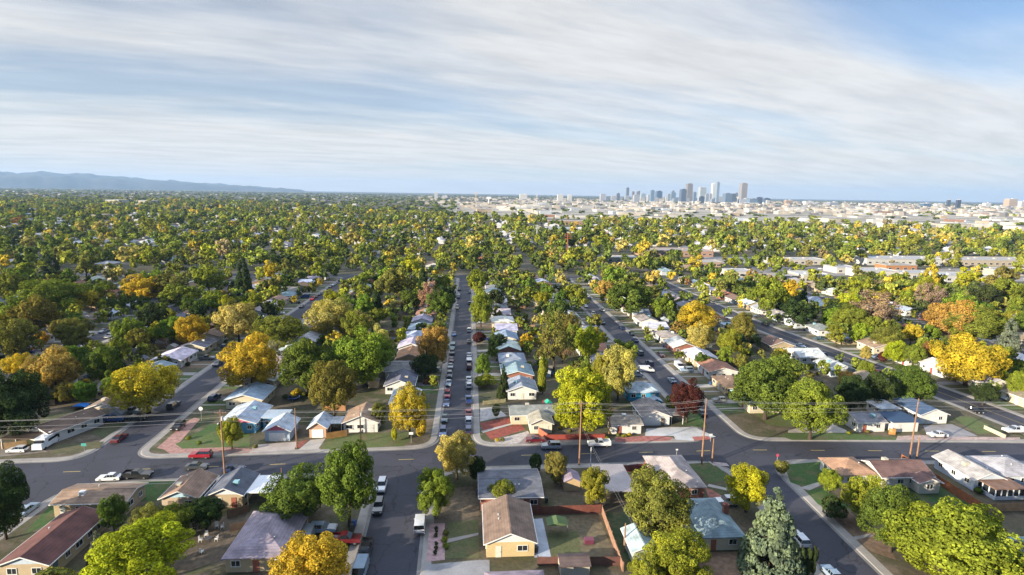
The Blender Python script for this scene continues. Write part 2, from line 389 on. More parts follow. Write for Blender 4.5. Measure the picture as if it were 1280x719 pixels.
# painted centre dashes of the crossing road, and the far right street's line
mb = MB()
for x in list(range(-128, 200, 14)):
    y0, y1 = cross_y(x), cross_y(x+3.4); mb.add([(x, y0-.09, .036), (x+3.4, y1-.09, .036), (x+3.4, y1+.09, .036), (x, y0+.09, .036)], [(0, 1, 2, 3)])
struct(mb.obj('road_markings', 'paint', None, (.50, .38, .10)))
pl = STREETS['far right street'][0]
strip('road_markings', [(lerp_x(pl, y), y) for y in range(130, 262, 6)], .12, .034, 'concrete').color = (.30, .24, .10, 1)

# ------------------------------------------------------------------ houses
FOOT = []      # footprints: x0,x1,y0,y1
HOUSES = []    # (x, y, short reference)
_win = {}
def win_meshes(wd, ht):
    k = (round(wd, 1), round(ht, 1))
    if k not in _win:
        fr = MB(); t = .09
        fr.box((-wd/2, 0, 0), (t, .09, ht+t)).box((wd/2, 0, 0), (t, .09, ht+t)).box((0, 0, ht/2), (wd-t, .09, t)).box((0, -.02, -ht/2), (wd+.1, .15, t))
        fr.box((0, 0, 0), (.05, .06, ht-t))
        pn = MB().box((0, .015, 0), (wd, .03, ht)); _win[k] = (fr.mesh('window', 'paint'), pn.mesh('pane', 'glass'))
    return _win[k]
def add_window(par, x, y, z, rz, wd=1.3, ht=1.0, col=(.75, .75, .72)):
    fr, pn = win_meshes(wd, ht); o = place('window', fr, par, col, (x, y, z), rz); place('pane', pn, o); return o
_door = MB().box((0, 0, 1.02), (.95, .07, 2.04)).mesh('door', 'paint'); _hnd = MB().box((.36, -.06, 1.0), (.05, .06, .12)).mesh('handle', 'rim')
_gar = MB().box((0, 0, 1.05), (1, .06, 2.1))
for k in range(4): _gar.box((0, -.035, .27+k*.52), (.96, .02, .46))
_gar = _gar.mesh('garage_door', 'paint')
_vent = MB().cyl((0, 0, .25), .09, .7, 8).cyl((0, 0, .62), .15, .07, 8).mesh('vent_pipe', 'paint')
_cool = MB().box((0, 0, .45), (.95, .95, .85)).box((0, 0, .9), (1.0, 1.0, .06))
for k in range(4): _cool.box((0, -.485, .2+k*.16), (.75, .03, .05))
_cool = _cool.mesh('roof_cooler', 'paint')
_chim = MB().box((0, 0, .9), (.9, .7, 2.4)).box((0, 0, 2.15), (1.05, .85, .14)).box((0, 0, 2.3), (.4, .4, .25)).mesh('chimney', 'siding')
_dish = MB().tube([(0, 0, 0), (0, 0, .5)], .03, 6).tube([(0, -.05, .5), (0, -.12, .55)], [.1, .38], 10).mesh('dish', 'paint')
def roof_mesh(lx, ly, h, rise, kind, ridge, ov=.45, th=.16):
    """roof over a lx x ly plan with its eaves at height h"""
    mb = MB()
    if ridge == 'x':  W, L = ly/2, lx/2
    else:             W, L = lx/2, ly/2
    P = (lambda a, t, z: (a, t, z)) if ridge == 'y' else (lambda a, t, z: (t, -a, z))
    sl = rise/W; e = W+ov; ze = h-sl*ov; zr = h+rise; Lo = L+ov
    if kind == 'gable':
        for s in (-1, 1):
            q = [P(s*e, -Lo, ze), P(s*e, Lo, ze), P(0, Lo, zr), P(0, -Lo, zr)]
            q2 = [(x, y, z+th) for x, y, z in q]
            mb.add(q+q2, [(0, 1, 2, 3), (4, 5, 6, 7), (0, 1, 5, 4), (2, 3, 7, 6), (0, 3, 7, 4), (1, 2, 6, 5)])
        mb.box(P(0, 0, zr+th), (.25, 2*Lo, .06) if ridge == 'y' else (2*Lo, .25, .06))
    elif kind == 'hip':
        r = max(.15, L-W)
        lo = [P(-e, -Lo, ze), P(e, -Lo, ze), P(e, Lo, ze), P(-e, Lo, ze)]; hi = [(x, y, z+th) for x, y, z in lo]
        rd = [P(0, -r, zr+th), P(0, r, zr+th)]
        mb.add(lo+hi+rd, [(3, 2, 1, 0), (0, 1, 5, 4), (1, 2, 6, 5), (2, 3, 7, 6), (3, 0, 4, 7), (4, 5, 8), (5, 6, 9, 8), (6, 7, 9), (7, 4, 8, 9)])
    else:
        mb.box((0, 0, h+.12), (lx+2*ov, ly+2*ov, .24)).box((0, 0, h+.27), (lx+2*ov-.3, ly+2*ov-.3, .06))
    return mb.mesh('roof', 'shingle' if kind != 'flat' else 'metal_sheet')
def house(x, y, lx, ly, label, ridge='y', kind='gable', roof=(.2, .2, .2), wall=(.6, .58, .52), h=2.7, rise=1.35, rz=0., gable=None, trim=(.72, .71, .68),
          win=True, door='S', garage=None, chim=None, extras=1, name='house', cat='house', ref=None, ov=.45, dcol=None, detail=2, base=KZ):
    dcol = dcol or R.choice(((.28, .09, .06), (.55, .55, .53), (.10, .14, .2), (.2, .15, .1), (.6, .58, .5)))
    t = thing(name, label, cat, (x, y, base), rz)
    FOOT.append((x-lx/2-.6, x+lx/2+.6, y-ly/2-.6, y+ly/2+.6))
    if ref: HOUSES.append((x, y, ref))
    MB().box((0, 0, h/2-.1), (lx, ly, h+.2)).obj('wall', 'siding', t, wall)
    if kind == 'gable':
        W = (lx if ridge == 'y' else ly)/2; L = (ly if ridge == 'y' else lx)/2
        g = MB().prism([(-W+.02, h-.01), (W-.02, h-.01), (0, h+rise-.03)], -L-.012, L+.012, 'y' if ridge == 'y' else 'x')
        g.obj('gable', 'siding', t, gable or wall)
    rf = place('roof', roof_mesh(lx, ly, h, rise, kind, ridge, ov), t, roof)
    if y < 215 and kind == 'gable' and ov > .3:
        W_ = (lx if ridge == 'y' else ly)/2; L_ = (ly if ridge == 'y' else lx)/2+ov; e_ = W_+ov; ze_ = h-rise/W_*ov; fa = MB()
        for s_ in (-1, 1):
            fa.box((s_*(e_+.05), 0, ze_+.06) if ridge == 'y' else (0, s_*(e_+.05), ze_+.06), (.1, 2*L_, .15) if ridge == 'y' else (2*L_, .1, .15))
            for q_ in (-1, 1):
                A_ = [(q_*e_, ze_-.04), (0, h+rise-.04), (0, h+rise+.14), (q_*e_, ze_+.14)]
                fa.prism(A_, s_*(L_+.01), s_*(L_+.05), 'y' if ridge == 'y' else 'x')
        fa.obj('fascia', 'paint', rf, trim)
    if detail > 0:
        rr = random.Random(int(abs(x*91+y*17)))
        hw = (lx, ly)
        sides = [('S', (0, -ly/2-.03), 0, lx), ('W', (-lx/2-.03, 0), -PI/2, ly), ('E', (lx/2+.03, 0), PI/2, ly)]
        if detail > 1: sides.append(('N', (0, ly/2+.03), PI, lx))
        for sd_, (ox, oy), rot, ln in sides:
            d = Vector((math.cos(rot), math.sin(rot))); slots = []
            n = max(1, int(ln/2.7)); slots = [(-ln/2)+ln*(i+.5)/n for i in range(n)]
            if garage == sd_:
                place('garage_door', _gar, t, (.78, .78, .76), (ox, oy, 0), rot, (min(4.6, ln*.68), 1, 1)); slots = []
            elif door == sd_ and n > 1:
                q = slots.pop(rr.randrange(len(slots))); o = place('door', _door, t, dcol, (ox+d.x*q, oy+d.y*q, 0), rot); place('handle', _hnd, o)
            if win:
                for q in slots:
                    if rr.random() < .96: add_window(t, ox+d.x*q, oy+d.y*q, 1.55, rot, rr.choice((1.1, 1.4, 1.7)), 1.0, trim)
        top = h+rise*.45 if kind != 'flat' else h+.2
        if extras:
            for k in range(extras+1):
                if rr.random() < .7:
                    px, py = (rr.choice((-1, 1))*lx*.22, rr.uniform(-.3, .3)*ly) if ridge == 'y' else (rr.uniform(-.3, .3)*lx, rr.choice((-1, 1))*ly*.22)
                    place('vent_pipe', _vent, rf, (.55, .55, .55), (px, py, top-.05))
            if rr.random() < .55:
                px, py = (rr.choice((-1, 1))*lx*.2, rr.uniform(-.2, .2)*ly) if ridge == 'y' else (rr.uniform(-.2, .2)*lx, rr.choice((-1, 1))*ly*.2)
                place('roof_cooler', _cool, rf, rr.choice(((.7, .7, .68), (.25, .45, .5), (.5, .45, .35))), (px, py, top-.05))
        if chim: place('chimney', _chim, rf, (.28, .09, .06), (chim[0], chim[1], h-.2))
    return t
# colours
TAN, WHITE, CREAM, BLUE, BRICK = (.42, .33, .21), (.64, .63, .61), (.58, .50, .36), (.10, .28, .45), (.30, .13, .09)
R_BROWN, R_TAUPE, R_GREY, R_SLATE, R_PALE = (.17, .105, .075), (.30, .25, .225), (.19, .19, .20), (.10, .11, .14), (.40, .45, .52)
R_RED, R_TEAL, R_NAVY, R_MAUVE, R_TAN, R_WHITE, R_ORG = (.125, .05, .042), (.17, .235, .265), (.045, .085, .16), (.29, .24, .28), (.30, .20, .135), (.66, .66, .67), (.36, .18, .10)
H = house
# south of the crossing road
H(-67.9, 90.7, 7.2, 13.5, 'long ranch house with a dark red gabled roof and tan brick walls', roof=R_RED, wall=TAN, gable=(.45, .52, .6), door='E', ref='red roofed ranch house')
H(-69.4, 104.8, 12.4, 6.6, 'low tan roofed brick house on the corner lawn by the black pickup', 'x', roof=R_TAN, wall=TAN, rise=.8, ref='tan roofed corner house')
H(-54.1, 106.7, 6.4, 8, 'small brown roofed house with a pale blue gable near the tall pole', roof=(.27, .17, .115), wall=(.45, .35, .26), gable=(.38, .55, .65), ref='blue gabled small house')
H(-46.1, 107.2, 6.2, 7.6, 'small grey roofed house with a white gable and tan brick wall', roof=R_SLATE, wall=TAN, gable=(.6, .65, .7), ref='grey roofed small house')
H(-33.6, 90.6, 9.2, 12.8, 'large mauve hip roofed house beside the big golden tree', 'y', 'hip', roof=R_MAUVE, wall=TAN, rise=1.8, ref='mauve roofed house')
H(6.9, 91.7, 8.0, 11.4, 'tan brick house with a brown gabled roof and three south windows', roof=(.20, .135, .10), wall=(.55, .42, .22), gable=(.66, .64, .62), rise=1.7, ref='brown gabled tan brick house')
H(8.0, 105.4, 11.6, 10.4, 'wide low slate roofed house behind the brown gabled tan brick house', 'x', roof=(.13, .135, .16), wall=BRICK, rise=.9, ref='low slate roofed house')
H(6.9, 72.6, 8.2, 11.2, 'house with a pinkish mauve roof cut by the bottom of the frame', 'x', 'hip', roof=(.33, .26, .29), wall=TAN, rise=1.7)
H(42.9, 109.2, 8.0, 13.4, 'taupe hip roofed brick house on the corner of the right-hand lane', 'y', 'hip', roof=(.36, .305, .29), wall=BRICK, rise=1.7, ref='taupe corner house')
H(43.4, 91.9, 6.8, 11.8, 'teal hip roofed tan house with a red brick chimney by the spruce', 'y', 'hip', roof=R_TEAL, wall=CREAM, rise=1.5, chim=(3.2, .6), ref='teal roofed house')
H(81.9, 109.8, 7.4, 7.4, 'orange tan hip roofed wing with a white wall at the corner lawn', 'y', 'hip', roof=(.36, .21, .13), wall=WHITE, rise=1.6, ref='orange hip roofed corner house')
H(91.6, 108.5, 11.0, 7.4, 'purple brown roofed ranch house alongside the long orange fence', 'x', roof=(.15, .085, .075), wall=(.55, .50, .42), rise=1.5, ref='purple brown ranch house')
H(94.7, 103.6, 4.4, 2.4, 'small cream gabled back wing with two windows on the green back lawn', roof=(.16, .09, .08), wall=(.55, .50, .42), gable=(.6, .62, .62), h=2.5, rise=.8, extras=0, door=None)
H(108.2, 108.1, 6.4, 10.2, 'white house with a pale grey gabled roof beyond the orange fence', roof=(.36, .34, .33), wall=(.50, .56, .64), ref='pale gabled white house')
H(117.4, 108.6, 9.4, 8.8, 'wide white house with a pale hip roof beyond the orange fence', 'x', 'hip', roof=(.34, .33, .35), wall=(.52, .57, .63), rise=1.7, ref='pale hip roofed white house')
H(96.5, 79.5, 8, 6.6, 'teal roofed house behind the largest bright green tree', 'x', roof=(.08, .22, .27), wall=(.5, .55, .58))
H(122, 84, 9, 11, 'grey roofed house hidden behind the back fence', roof=R_GREY, wall=TAN)
H(28.6, 85.7, 3.6, 6, 'narrow garage with a faded teal and white roof beside the alley', roof=(.40, .50, .52), wall=(.35, .4, .38), rise=.7, win=False, name='garage', cat='garage', extras=0)
# north of the crossing road
H(-98.8, 140.0, 7.4, 12.4, 'brown roofed white house set askew behind the white motorhome', roof=(.17, .11, .08), wall=WHITE, rz=-.4, rise=1.1, ref='askew brown roofed house')
H(-95.6, 153, 8, 8, 'brown roofed house with a wide white gable beside the yellow tree', 'y', roof=(.22, .16, .12), wall=(.5, .42, .3), gable=WHITE, ref='wide gabled brown house')
H(-57.2, 143.4, 8.4, 11.2, 'pale blue roofed house with a pink gable and blue walls on the corner', roof=R_PALE, wall=BLUE, gable=(.55, .13, .22), ref='pink gabled blue house')
H(-49.4, 143.0, 5.6, 4.6, 'flat pale blue annex beside the pink gabled blue house', kind='flat', roof=(.42, .50, .58), wall=BLUE, extras=0, door=None)
H(-46.1, 136.4, 5.8, 7.2, 'pale roofed double garage with a pink gable and white door', roof=(.47, .52, .58), wall=(.4, .5, .62), gable=(.5, .12, .2), garage='S', door=None, win=False, name='garage', cat='garage', rise=1.5, extras=0)
H(-37.0, 137.6, 4.0, 6.4, 'small single garage with a pale blue roof at the end of its driveway', roof=(.45, .52, .60), wall=(.5, .32, .22), gable=(.5, .32, .22), garage='S', door=None, win=False, name='garage', cat='garage', extras=0)
H(-27.2, 141.6, 8.4, 8.8, 'white gabled house with a tan brown roof beside the orange tree', roof=R_TAN, wall=WHITE, rise=1.7, ref='white gabled corner house')
H(-18.0, 155.2, 7.2, 11, 'white house with a pale blue roof behind the orange tree', roof=(.42, .47, .53), wall=WHITE, ref='first left house of the central street')
H(17.0, 143.8, 12.2, 6.0, 'grey green roofed cream house behind the red mulch yard', 'x', roof=(.22, .235, .225), wall=CREAM, rise=1.3, ref='grey green roofed corner house')
H(18.1, 137.7, 5.4, 5.6, 'cream front wing with a tan gable roof behind the red fence', roof=(.33, .30, .235), wall=(.62, .58, .46), gable=(.5, .47, .38), rise=1.2, extras=0)
H(15.4, 163.6, 8.4, 9.2, 'white gabled house with a slate blue roof, second up the right of the central street', roof=(.24, .27, .32), wall=WHITE, rise=1.5, ref='first right house of the central street')
H(49.0, 143.6, 7.2, 9.6, 'white gabled house with a grey brown roof and two blue windows at the crossing', roof=(.23, .195, .18), wall=WHITE, rise=1.4, ref='white gabled house at the crossing')
H(39.8, 136.8, 7.4, 5.8, 'low white shed house with a tan and grey roof behind the cactus bed', 'x', roof=(.30, .25, .20), wall=WHITE, h=2.5, rise=.7, ref='low white shed house', name='outbuilding', cat='outbuilding')
H(51.2, 160.4, 9.2, 6.8, 'bright blue walled house with a pale hip roof beside the dark red tree', 'x', 'hip', roof=(.38, .45, .50), wall=(.04, .30, .50), rise=1.7, ref='bright blue house')
H(104.3, 136.1, 7.4, 6.4, 'small white house with a grey gabled roof on the long green verge', 'x', roof=(.225, .215, .225), wall=WHITE, rise=1.1, ref='small white verge house')
H(125.4, 142.6, 7.6, 10.2, 'white gabled house with a dark blue roof beside the far right street', roof=R_NAVY, wall=WHITE, rise=1.5, ref='dark blue roofed white house')
H(113.4, 135.7, 7.0, 6.2, 'white garage with a flat dark blue roof by the leaning orange pole', 'x', kind='flat', roof=R_NAVY, wall=WHITE, h=2.7, name='garage', cat='garage', win=False, extras=0)
H(116.4, 145.0, 5.4, 5.4, 'white hip roofed wing between the two dark blue roofs', 'y', 'hip', roof=R_WHITE, wall=WHITE, extras=0)
H(96.5, 150, 9, 7, 'tan roofed house half hidden by the dark green trees', 'x', roof=R_TAN, wall=CREAM)
# small sheds
def shed(x, y, lx, ly, label, roof, wall, ridge='y', h=2.0, rise=.8):
    return house(x, y, lx, ly, label, ridge, 'gable', roof, wall, h, rise, win=False, door='S', extras=0, name='shed', cat='shed', ov=.2, detail=1)
shed(21.0, 108.6, 3.3, 3.8, 'tan garden shed with a mauve roof beside the two tall poles', (.30, .24, .30), (.50, .36, .20))
shed(16.8, 81.9, 4.6, 3.0, 'low brown roofed shed on the fence behind the back lawn', (.10, .07, .065), (.45, .40, .32), 'x', 1.9, .5)
shed(53.0, 164.5-12.5, 3.4, 3.0, 'blue shed tucked beneath the pale yellow tree', (.35, .42, .5), (.03, .28, .46))
shed(-91, 141.6+6, 2.6, 2.2, 'striped grey lean-to shed beside the blue tarpaulin', (.42, .42, .46), (.3, .3, .32))
# carports, awnings and the sunroom
def carport(x, y, lx, ly, label, roof, h=2.5, rz=0., name='carport', th=.18, posts=(.75, .74, .72)):
    t = thing(name, label, name, (x, y, KZ), rz); FOOT.append((x-lx/2, x+lx/2, y-ly/2, y+ly/2))
    r = MB().box((0, 0, h+th/2), (lx, ly, th))
    for k in range(int(lx/.5)): r.box((-lx/2+.25+k*.5, 0, h+th+.02), (.06, ly-.1, .04))
    r.obj('roof', 'metal_sheet', t, roof)
    for sx in (-1, 1):
        for sy in (-1, 1): MB().box((sx*(lx/2-.15), sy*(ly/2-.15), h/2), (.12, .12, h)).obj('post', 'paint', t, posts)
    return t
carport(-40.1, 107.3, 4.6, 6.8, 'bright white metal carport roof beside the grey small house', (.75, .76, .78))
carport(-102.6, 132.3, 8.6, 4.0, 'brown flat porch roof on white posts beside the motorhome', (.12, .085, .065), rz=-.05)
carport(-33.2, 139.0, 3.0, 4.6, 'white flat carport between small garage and white gabled corner house', (.7, .72, .75))
carport(54.9, 143.4, 3.4, 8.4, 'grey flat carport roof against the white gabled house at the crossing', (.26, .23, .215))
carport(29.5, 106.6, 6.6, 11.2, 'wide flat taupe carport roof between the shed and taupe corner house', (.36, .32, .32), 2.7)
carport(38.4, 88.2, 2.6, 3.6, 'dark green awning over the back porch of the teal roofed house', (.05, .10, .075), 2.3, name='awning')
carport(37.2, 84.2, 3, 3, 'faded teal canopy beside the alley fence', (.35, .48, .5), 2.2, name='awning')
t = thing('sunroom', 'glazed white framed sunroom with a brown shed roof', 'sunroom', (109.4, 101.5, KZ))
MB().box((0, 0, .35), (6.4, 4.4, .7)).obj('wall', 'siding', t, (.65, .72, .78)); MB().box((0, 0, 1.5), (6.3, 4.3, 1.6)).obj('pane', 'glass', t)
fr = MB()
for sx in range(6):
    for sy in (-1, 1): fr.box((-3.2+sx*1.28, sy*2.2, 1.5), (.16, .16, 1.7))
for sy in (-.75, .75):
    for sx in (-1, 1): fr.box((sx*3.2, sy, 1.5), (.16, .16, 1.7))
for sy in (-1, 1): fr.box((0, sy*2.2, 2.3), (6.5, .17, .12)).box((0, sy*2.2, .72), (6.5, .17, .1))
for sx in (-1, 1): fr.box((sx*3.2, 0, 2.3), (.17, 4.5, .12)).box((sx*3.2, 0, .72), (.17, 4.5, .1))
fr.obj('window_frame', 'paint', t, (.72, .76, .8)); MB().box((0, 0, 2.45), (7.0, 5.0, .2)).obj('roof', 'shingle', t, (.20, .115, .08))
# rows of houses along the streets
ROOFS = [('pale blue', (.36, .42, .49)), ('grey', (.20, .20, .21)), ('tan', (.30, .215, .15)), ('brown', (.17, .11, .08)), ('slate', (.12, .135, .165)), ('white', (.58, .57, .56)),
         ('taupe', (.29, .25, .23)), ('orange brown', (.33, .17, .10)), ('dull red', (.22, .075, .055)), ('light grey', (.38, .38, .40)), ('teal grey', (.22, .30, .34))]
RW = [5, 4, 3, 3, 3, 5, 3, 1.6, .8, 5, 2]
WALLS = [WHITE, WHITE, WHITE, CREAM, TAN, (.66, .62, .54), (.45, .5, .55), BRICK, (.55, .56, .55)]
FIX = {('central street', -1): ['slate', 'grey', 'orange brown', 'light grey', 'pale blue', 'pale blue', 'light grey', 'orange brown'],
       ('central street', 1): ['teal grey', 'teal grey', 'white', 'teal grey', 'pale blue', 'white', 'light grey'],
       ('right-hand street', 1): ['pale blue', 'brown', 'orange brown', 'white', 'white', 'taupe', 'white', 'taupe']}
LOTS = []
def free(x, y, lx, ly):
    return all(not (x-lx/2 < f[1]+1 and x+lx/2 > f[0]-1 and y-ly/2 < f[3]+1 and y+ly/2 > f[2]-1) for f in FOOT)
START = {('central street', -1): 170, ('central street', 1): 179, ('right-hand street', -1): 176, ('right-hand street', 1): 152, ('left-hand street', -1): 168, ('left-hand street', 1): 159,
         ('far right street', -1): 166, ('far right street', 1): 152, ('far left street', 1): 150, ('far left street', -1): 150, ('outer right street', -1): 190, ('outer right street', 1): 190, ('outer left street', 1): 190, ('outer left street', -1): 200}
SHORT = {'left': 'left', 'right': 'right'}
def visible(x, y, z=3, mx=40):
    px, py, d = PJ(x, y, z); return d > 0 and -mx < px < 1280+mx and py < 760
for st, (pl, hw) in STREETS.items():
    for sd_ in (-1, 1):
        y = START[(st, sd_)]; i = 1 if (st, sd_) in (('central street', -1), ('central street', 1)) else 0; q = list(FIX.get((st, sd_), []))
        while y < FAR_Y-12:
            pitch = R.uniform(13.6, 16.0); setb = R.uniform(6.5, 8.5); depth = R.uniform(8, 9.6); wid = R.uniform(9.6, 11.6)
            xs = lerp_x(pl, y); kerb = xs+sd_*hw; x = kerb+sd_*(1.8+setb+depth/2)
            if visible(x, y) and free(x, y, depth, wid-1):
                i += 1; nm = q.pop(0) if q else R.choices(ROOFS, RW)[0][0]; rc = dict(ROOFS)[nm]
                rc = tuple(v*R.uniform(.9, 1.1) for v in rc); kd = R.choices(['gable', 'hip'], [3, 1])[0]
                side = 'left' if sd_ < 0 else 'right'
                ref = f'{ordw(i)} {side} house on {st}'
                wl = R.choice(WALLS); rg = 'y' if R.random() < .7 else 'x'
                house(x, y, depth, wid, f'{nm} roofed house, {ordw(i)} of its row on the {side} of the {st}', rg, kd, rc, wl, 2.7, R.uniform(1.2, 1.7),
                      ref=ref, door='E' if sd_ < 0 else 'W', detail=2 if y < 230 else 1, extras=1 if y < 300 else 0, dcol=R.choice(((.3, .08, .06), (.6, .6, .58), (.08, .15, .25))))
                LOTS.append((st, sd_, kerb, x, y, depth, wid, i))
                # lawn, drive, front path
                a, e = kerb+sd_*1.95, x-sd_*(depth/2+.1); x0, x1 = min(a, e), max(a, e)
                lc = R.choices([(.055, .095, .020), (.075, .095, .028), (.14, .115, .06), (.15, .10, .065)], [4, 3, 2, 1.2])[0]
                ylo = y-wid/2+.2; yhi = ylo+wid*.62; mid = (ylo+yhi)/2
                rect('lawn', x0, x1, ylo, mid-.5, KZ+.005, 'lawn', lc); rect('lawn', x0, x1, mid+.5, yhi, KZ+.005, 'lawn', lc)
                rect('path', x0, x1, mid-.45, mid+.45, KZ+.009, 'concrete', (.33, .31, .28))
                dy0 = yhi+.5; rect('driveway', x0, x1+0*depth, dy0, dy0+3.0, KZ+.009, 'concrete', R.choice(((.30, .29, .275), (.36, .34, .31), (.22, .21, .21))))
                if R.random() < .35:     # a garden shed in the back yard
                    bx = x+sd_*(depth/2+R.uniform(4, 7)); by = y+R.uniform(-4, 4)
                    if free(bx, by, 3.4, 3) and y < 330:
                        shed(bx, by, 3.0, 2.6, f'{R.choice(("pale", "grey", "brown"))} garden shed behind the {ref}', R.choice([r for _, r in ROOFS]), R.choice(WALLS))
            y += pitch

# ------------------------------------------------------------------ hand-placed ground patches (photo pixels -> yard plane)
_pz = [0]
def patch(name, px, mat, col, z=KZ+.005):
    _pz[0] += .0004; return poly(name, [G(x, y, z) for x, y in px], z+_pz[0], mat, col)
GREEN, DRY, MIDG = (.038, .088, .016), (.15, .105, .055), (.085, .095, .035)
patch('lawn', [(98, 610), (178, 602), (226, 601), (205, 625), (92, 634), (75, 650), (30, 668), (42, 654), (72, 622)], 'lawn', GREEN)
patch('lawn', [(219, 555), (277, 531), (312, 533), (312, 558), (228, 561)], 'lawn', (.07, .115, .025))
patch('lawn', [(236, 548), (262, 531), (292, 528), (292, 532), (240, 549)], 'lawn', GREEN)
patch('mulch_bed', [(205, 562), (196, 560), (232, 528), (243, 522), (250, 524), (222, 556), (312, 561), (320, 566), (212, 567)], 'mulch', (.36, .20, .17), KZ+.003)
patch('driveway', [(318, 556), (372, 552), (368, 562), (312, 566)], 'concrete', (.42, .36, .32), KZ+.009)
patch('driveway', [(388, 550), (407, 548), (398, 561), (372, 563)], 'concrete', (.42, .38, .34), KZ+.009)
patch('mulch_bed', [(374, 552), (386, 549), (376, 560), (366, 561)], 'mulch', (.22, .07, .05))
patch('lawn', [(408, 548), (430, 543), (512, 540), (520, 544), (505, 558), (400, 562)], 'lawn', (.085, .11, .03))
patch('mulch_bed', [(600, 529), (640, 521), (652, 527), (604, 538)], 'mulch', (.22, .055, .04))
patch('mulch_bed', [(606, 541), (650, 529), (657, 537), (614, 550)], 'mulch', (.25, .06, .04))
patch('path', [(601, 539), (643, 528), (650, 528), (604, 541)], 'concrete', (.42, .38, .35), KZ+.009)
patch('gravel_bed', [(600, 510), (620, 509), (634, 520), (600, 527)], 'mulch', (.42, .39, .37))
patch('gravel_bed', [(618, 550), (660, 539), (664, 545), (645, 555), (620, 555)], 'mulch', (.42, .37, .34))
patch('driveway', [(648, 555), (662, 541), (684, 548), (686, 554)], 'concrete', (.25, .19, .18), KZ+.009)
patch('gravel_bed', [(686, 553), (684, 548), (752, 549), (756, 552)], 'mulch', (.40, .35, .31))
patch('driveway', [(808, 536), (838, 534), (868, 534), (895, 546), (866, 551), (845, 550), (842, 545), (806, 545)], 'concrete', (.48, .48, .48), KZ+.009)
patch('mulch_bed', [(770, 547), (820, 544), (842, 547), (836, 551), (768, 553)], 'mulch', (.32, .12, .10))
patch('mulch_bed', [(865, 546), (885, 545), (890, 549), (868, 551)], 'mulch', (.35, .12, .1), KZ+.013)
patch('lawn', [(855, 515), (868, 505), (884, 535), (868, 533), (850, 531)], 'lawn', GREEN)
patch('lawn', [(938, 512), (952, 507), (985, 520), (1010, 532), (990, 534), (960, 531)], 'lawn', (.085, .12, .03))
patch('lawn', [(975, 545), (985, 541), (1055, 541), (1124, 547), (1122, 550), (990, 550)], 'lawn', (.055, .10, .02))
patch('driveway', [(985, 537), (1040, 530), (1058, 538), (1058, 541), (985, 541)], 'concrete', (.40, .36, .32), KZ+.009)
patch('driveway', [(1154, 532), (1190, 530), (1222, 545), (1160, 548)], 'concrete', (.26, .25, .26), KZ+.009)
patch('gravel_bed', [(1122, 545), (1150, 544), (1212, 546), (1275, 547), (1275, 550), (1120, 550)], 'mulch', (.40, .30, .27))
patch('lawn', [(1192, 522), (1212, 520), (1255, 540), (1222, 543)], 'lawn', (.085, .12, .035))
patch('lawn', [(980, 581), (1028, 577), (1032, 590), (1026, 605), (1008, 610), (988, 603)], 'lawn', GREEN)
patch('lawn', [(1008, 614), (1030, 608), (1070, 640), (1045, 642), (1022, 630)], 'lawn', GREEN)
patch('path', [(998, 610), (1022, 603), (1030, 605), (1012, 613)], 'concrete', (.36, .33, .29), KZ+.009)
patch('lawn', [(1138, 612), (1172, 598), (1215, 625), (1225, 632), (1180, 630), (1135, 622)], 'lawn', (.03, .085, .018))
patch('yard_soil', [(1033, 640), (1060, 637), (1110, 680), (1120, 700), (1090, 690)], 'mulch', (.17, .11, .07))
patch('path', [(1062, 672), (1088, 667), (1092, 670), (1064, 676)], 'concrete', (.30, .28, .26), KZ+.009)
patch('lawn', [(858, 580), (890, 578), (905, 590), (908, 600), (888, 604)], 'lawn', (.05, .085, .022))
patch('path', [(886, 605), (912, 611), (912, 614), (884, 608)], 'concrete', (.36, .33, .3), KZ+.009)
patch('mulch_bed', [(881, 610), (890, 612), (905, 622), (888, 626)], 'mulch', (.30, .12, .09))
patch('mulch_bed', [(885, 577), (908, 579), (912, 583), (892, 582)], 'mulch', (.42, .34, .32))
patch('mulch_bed', [(537, 655), (556, 654), (556, 700), (533, 702)], 'mulch', (.42, .27, .26))
patch('lawn', [(560, 653), (598, 650), (598, 667), (560, 674)], 'lawn', MIDG)
patch('lawn', [(558, 680), (598, 670), (599, 698), (556, 698)], 'lawn', MIDG)
patch('path', [(558, 674), (598, 666), (598, 669), (558, 679)], 'concrete', (.30, .27, .25), KZ+.009)
patch('driveway', [(533, 706), (600, 700), (612, 700), (612, 730), (528, 730)], 'concrete', (.27, .27, .28), KZ+.009)
patch('patio', [(664, 649), (678, 648), (689, 697), (668, 697)], 'concrete', (.40, .44, .50), KZ+.009)
patch('yard_soil', [(560, 612), (597, 606), (600, 645), (545, 648)], 'mulch', (.12, .09, .055), KZ+.003)
patch('yard_soil', [(676, 645), (748, 643), (770, 700), (690, 700)], 'mulch', (.13, .105, .06), KZ+.003)
patch('lawn', [(683, 666), (722, 664), (728, 697), (690, 697)], 'lawn', MIDG, KZ+.009)
patch('yard_soil', [(860, 690), (945, 690), (960, 719), (850, 719)], 'mulch', (.19, .12, .075))
patch('yard_soil', [(205, 660), (310, 640), (280, 700), (220, 719)], 'mulch', (.10, .075, .05), KZ+.003)
patch('lawn', [(755, 640), (785, 640), (790, 700), (782, 705)], 'lawn', (.035, .06, .02))
patch('driveway', [(735, 580), (760, 579), (770, 592), (742, 600)], 'concrete', (.36, .33, .31), KZ+.009)
patch('lawn', [(768, 585), (806, 583), (805, 590), (775, 593)], 'lawn', GREEN)
patch('driveway', [(0, 561), (48, 560), (60, 565), (0, 571)], 'concrete', (.25, .22, .19), KZ+.009)
patch('lawn', [(70, 556), (130, 552), (125, 560), (62, 569)], 'lawn', (.08, .08, .035))
patch('driveway', [(140, 518), (186, 512), (200, 515), (160, 530)], 'concrete', (.30, .26, .23), KZ+.009)
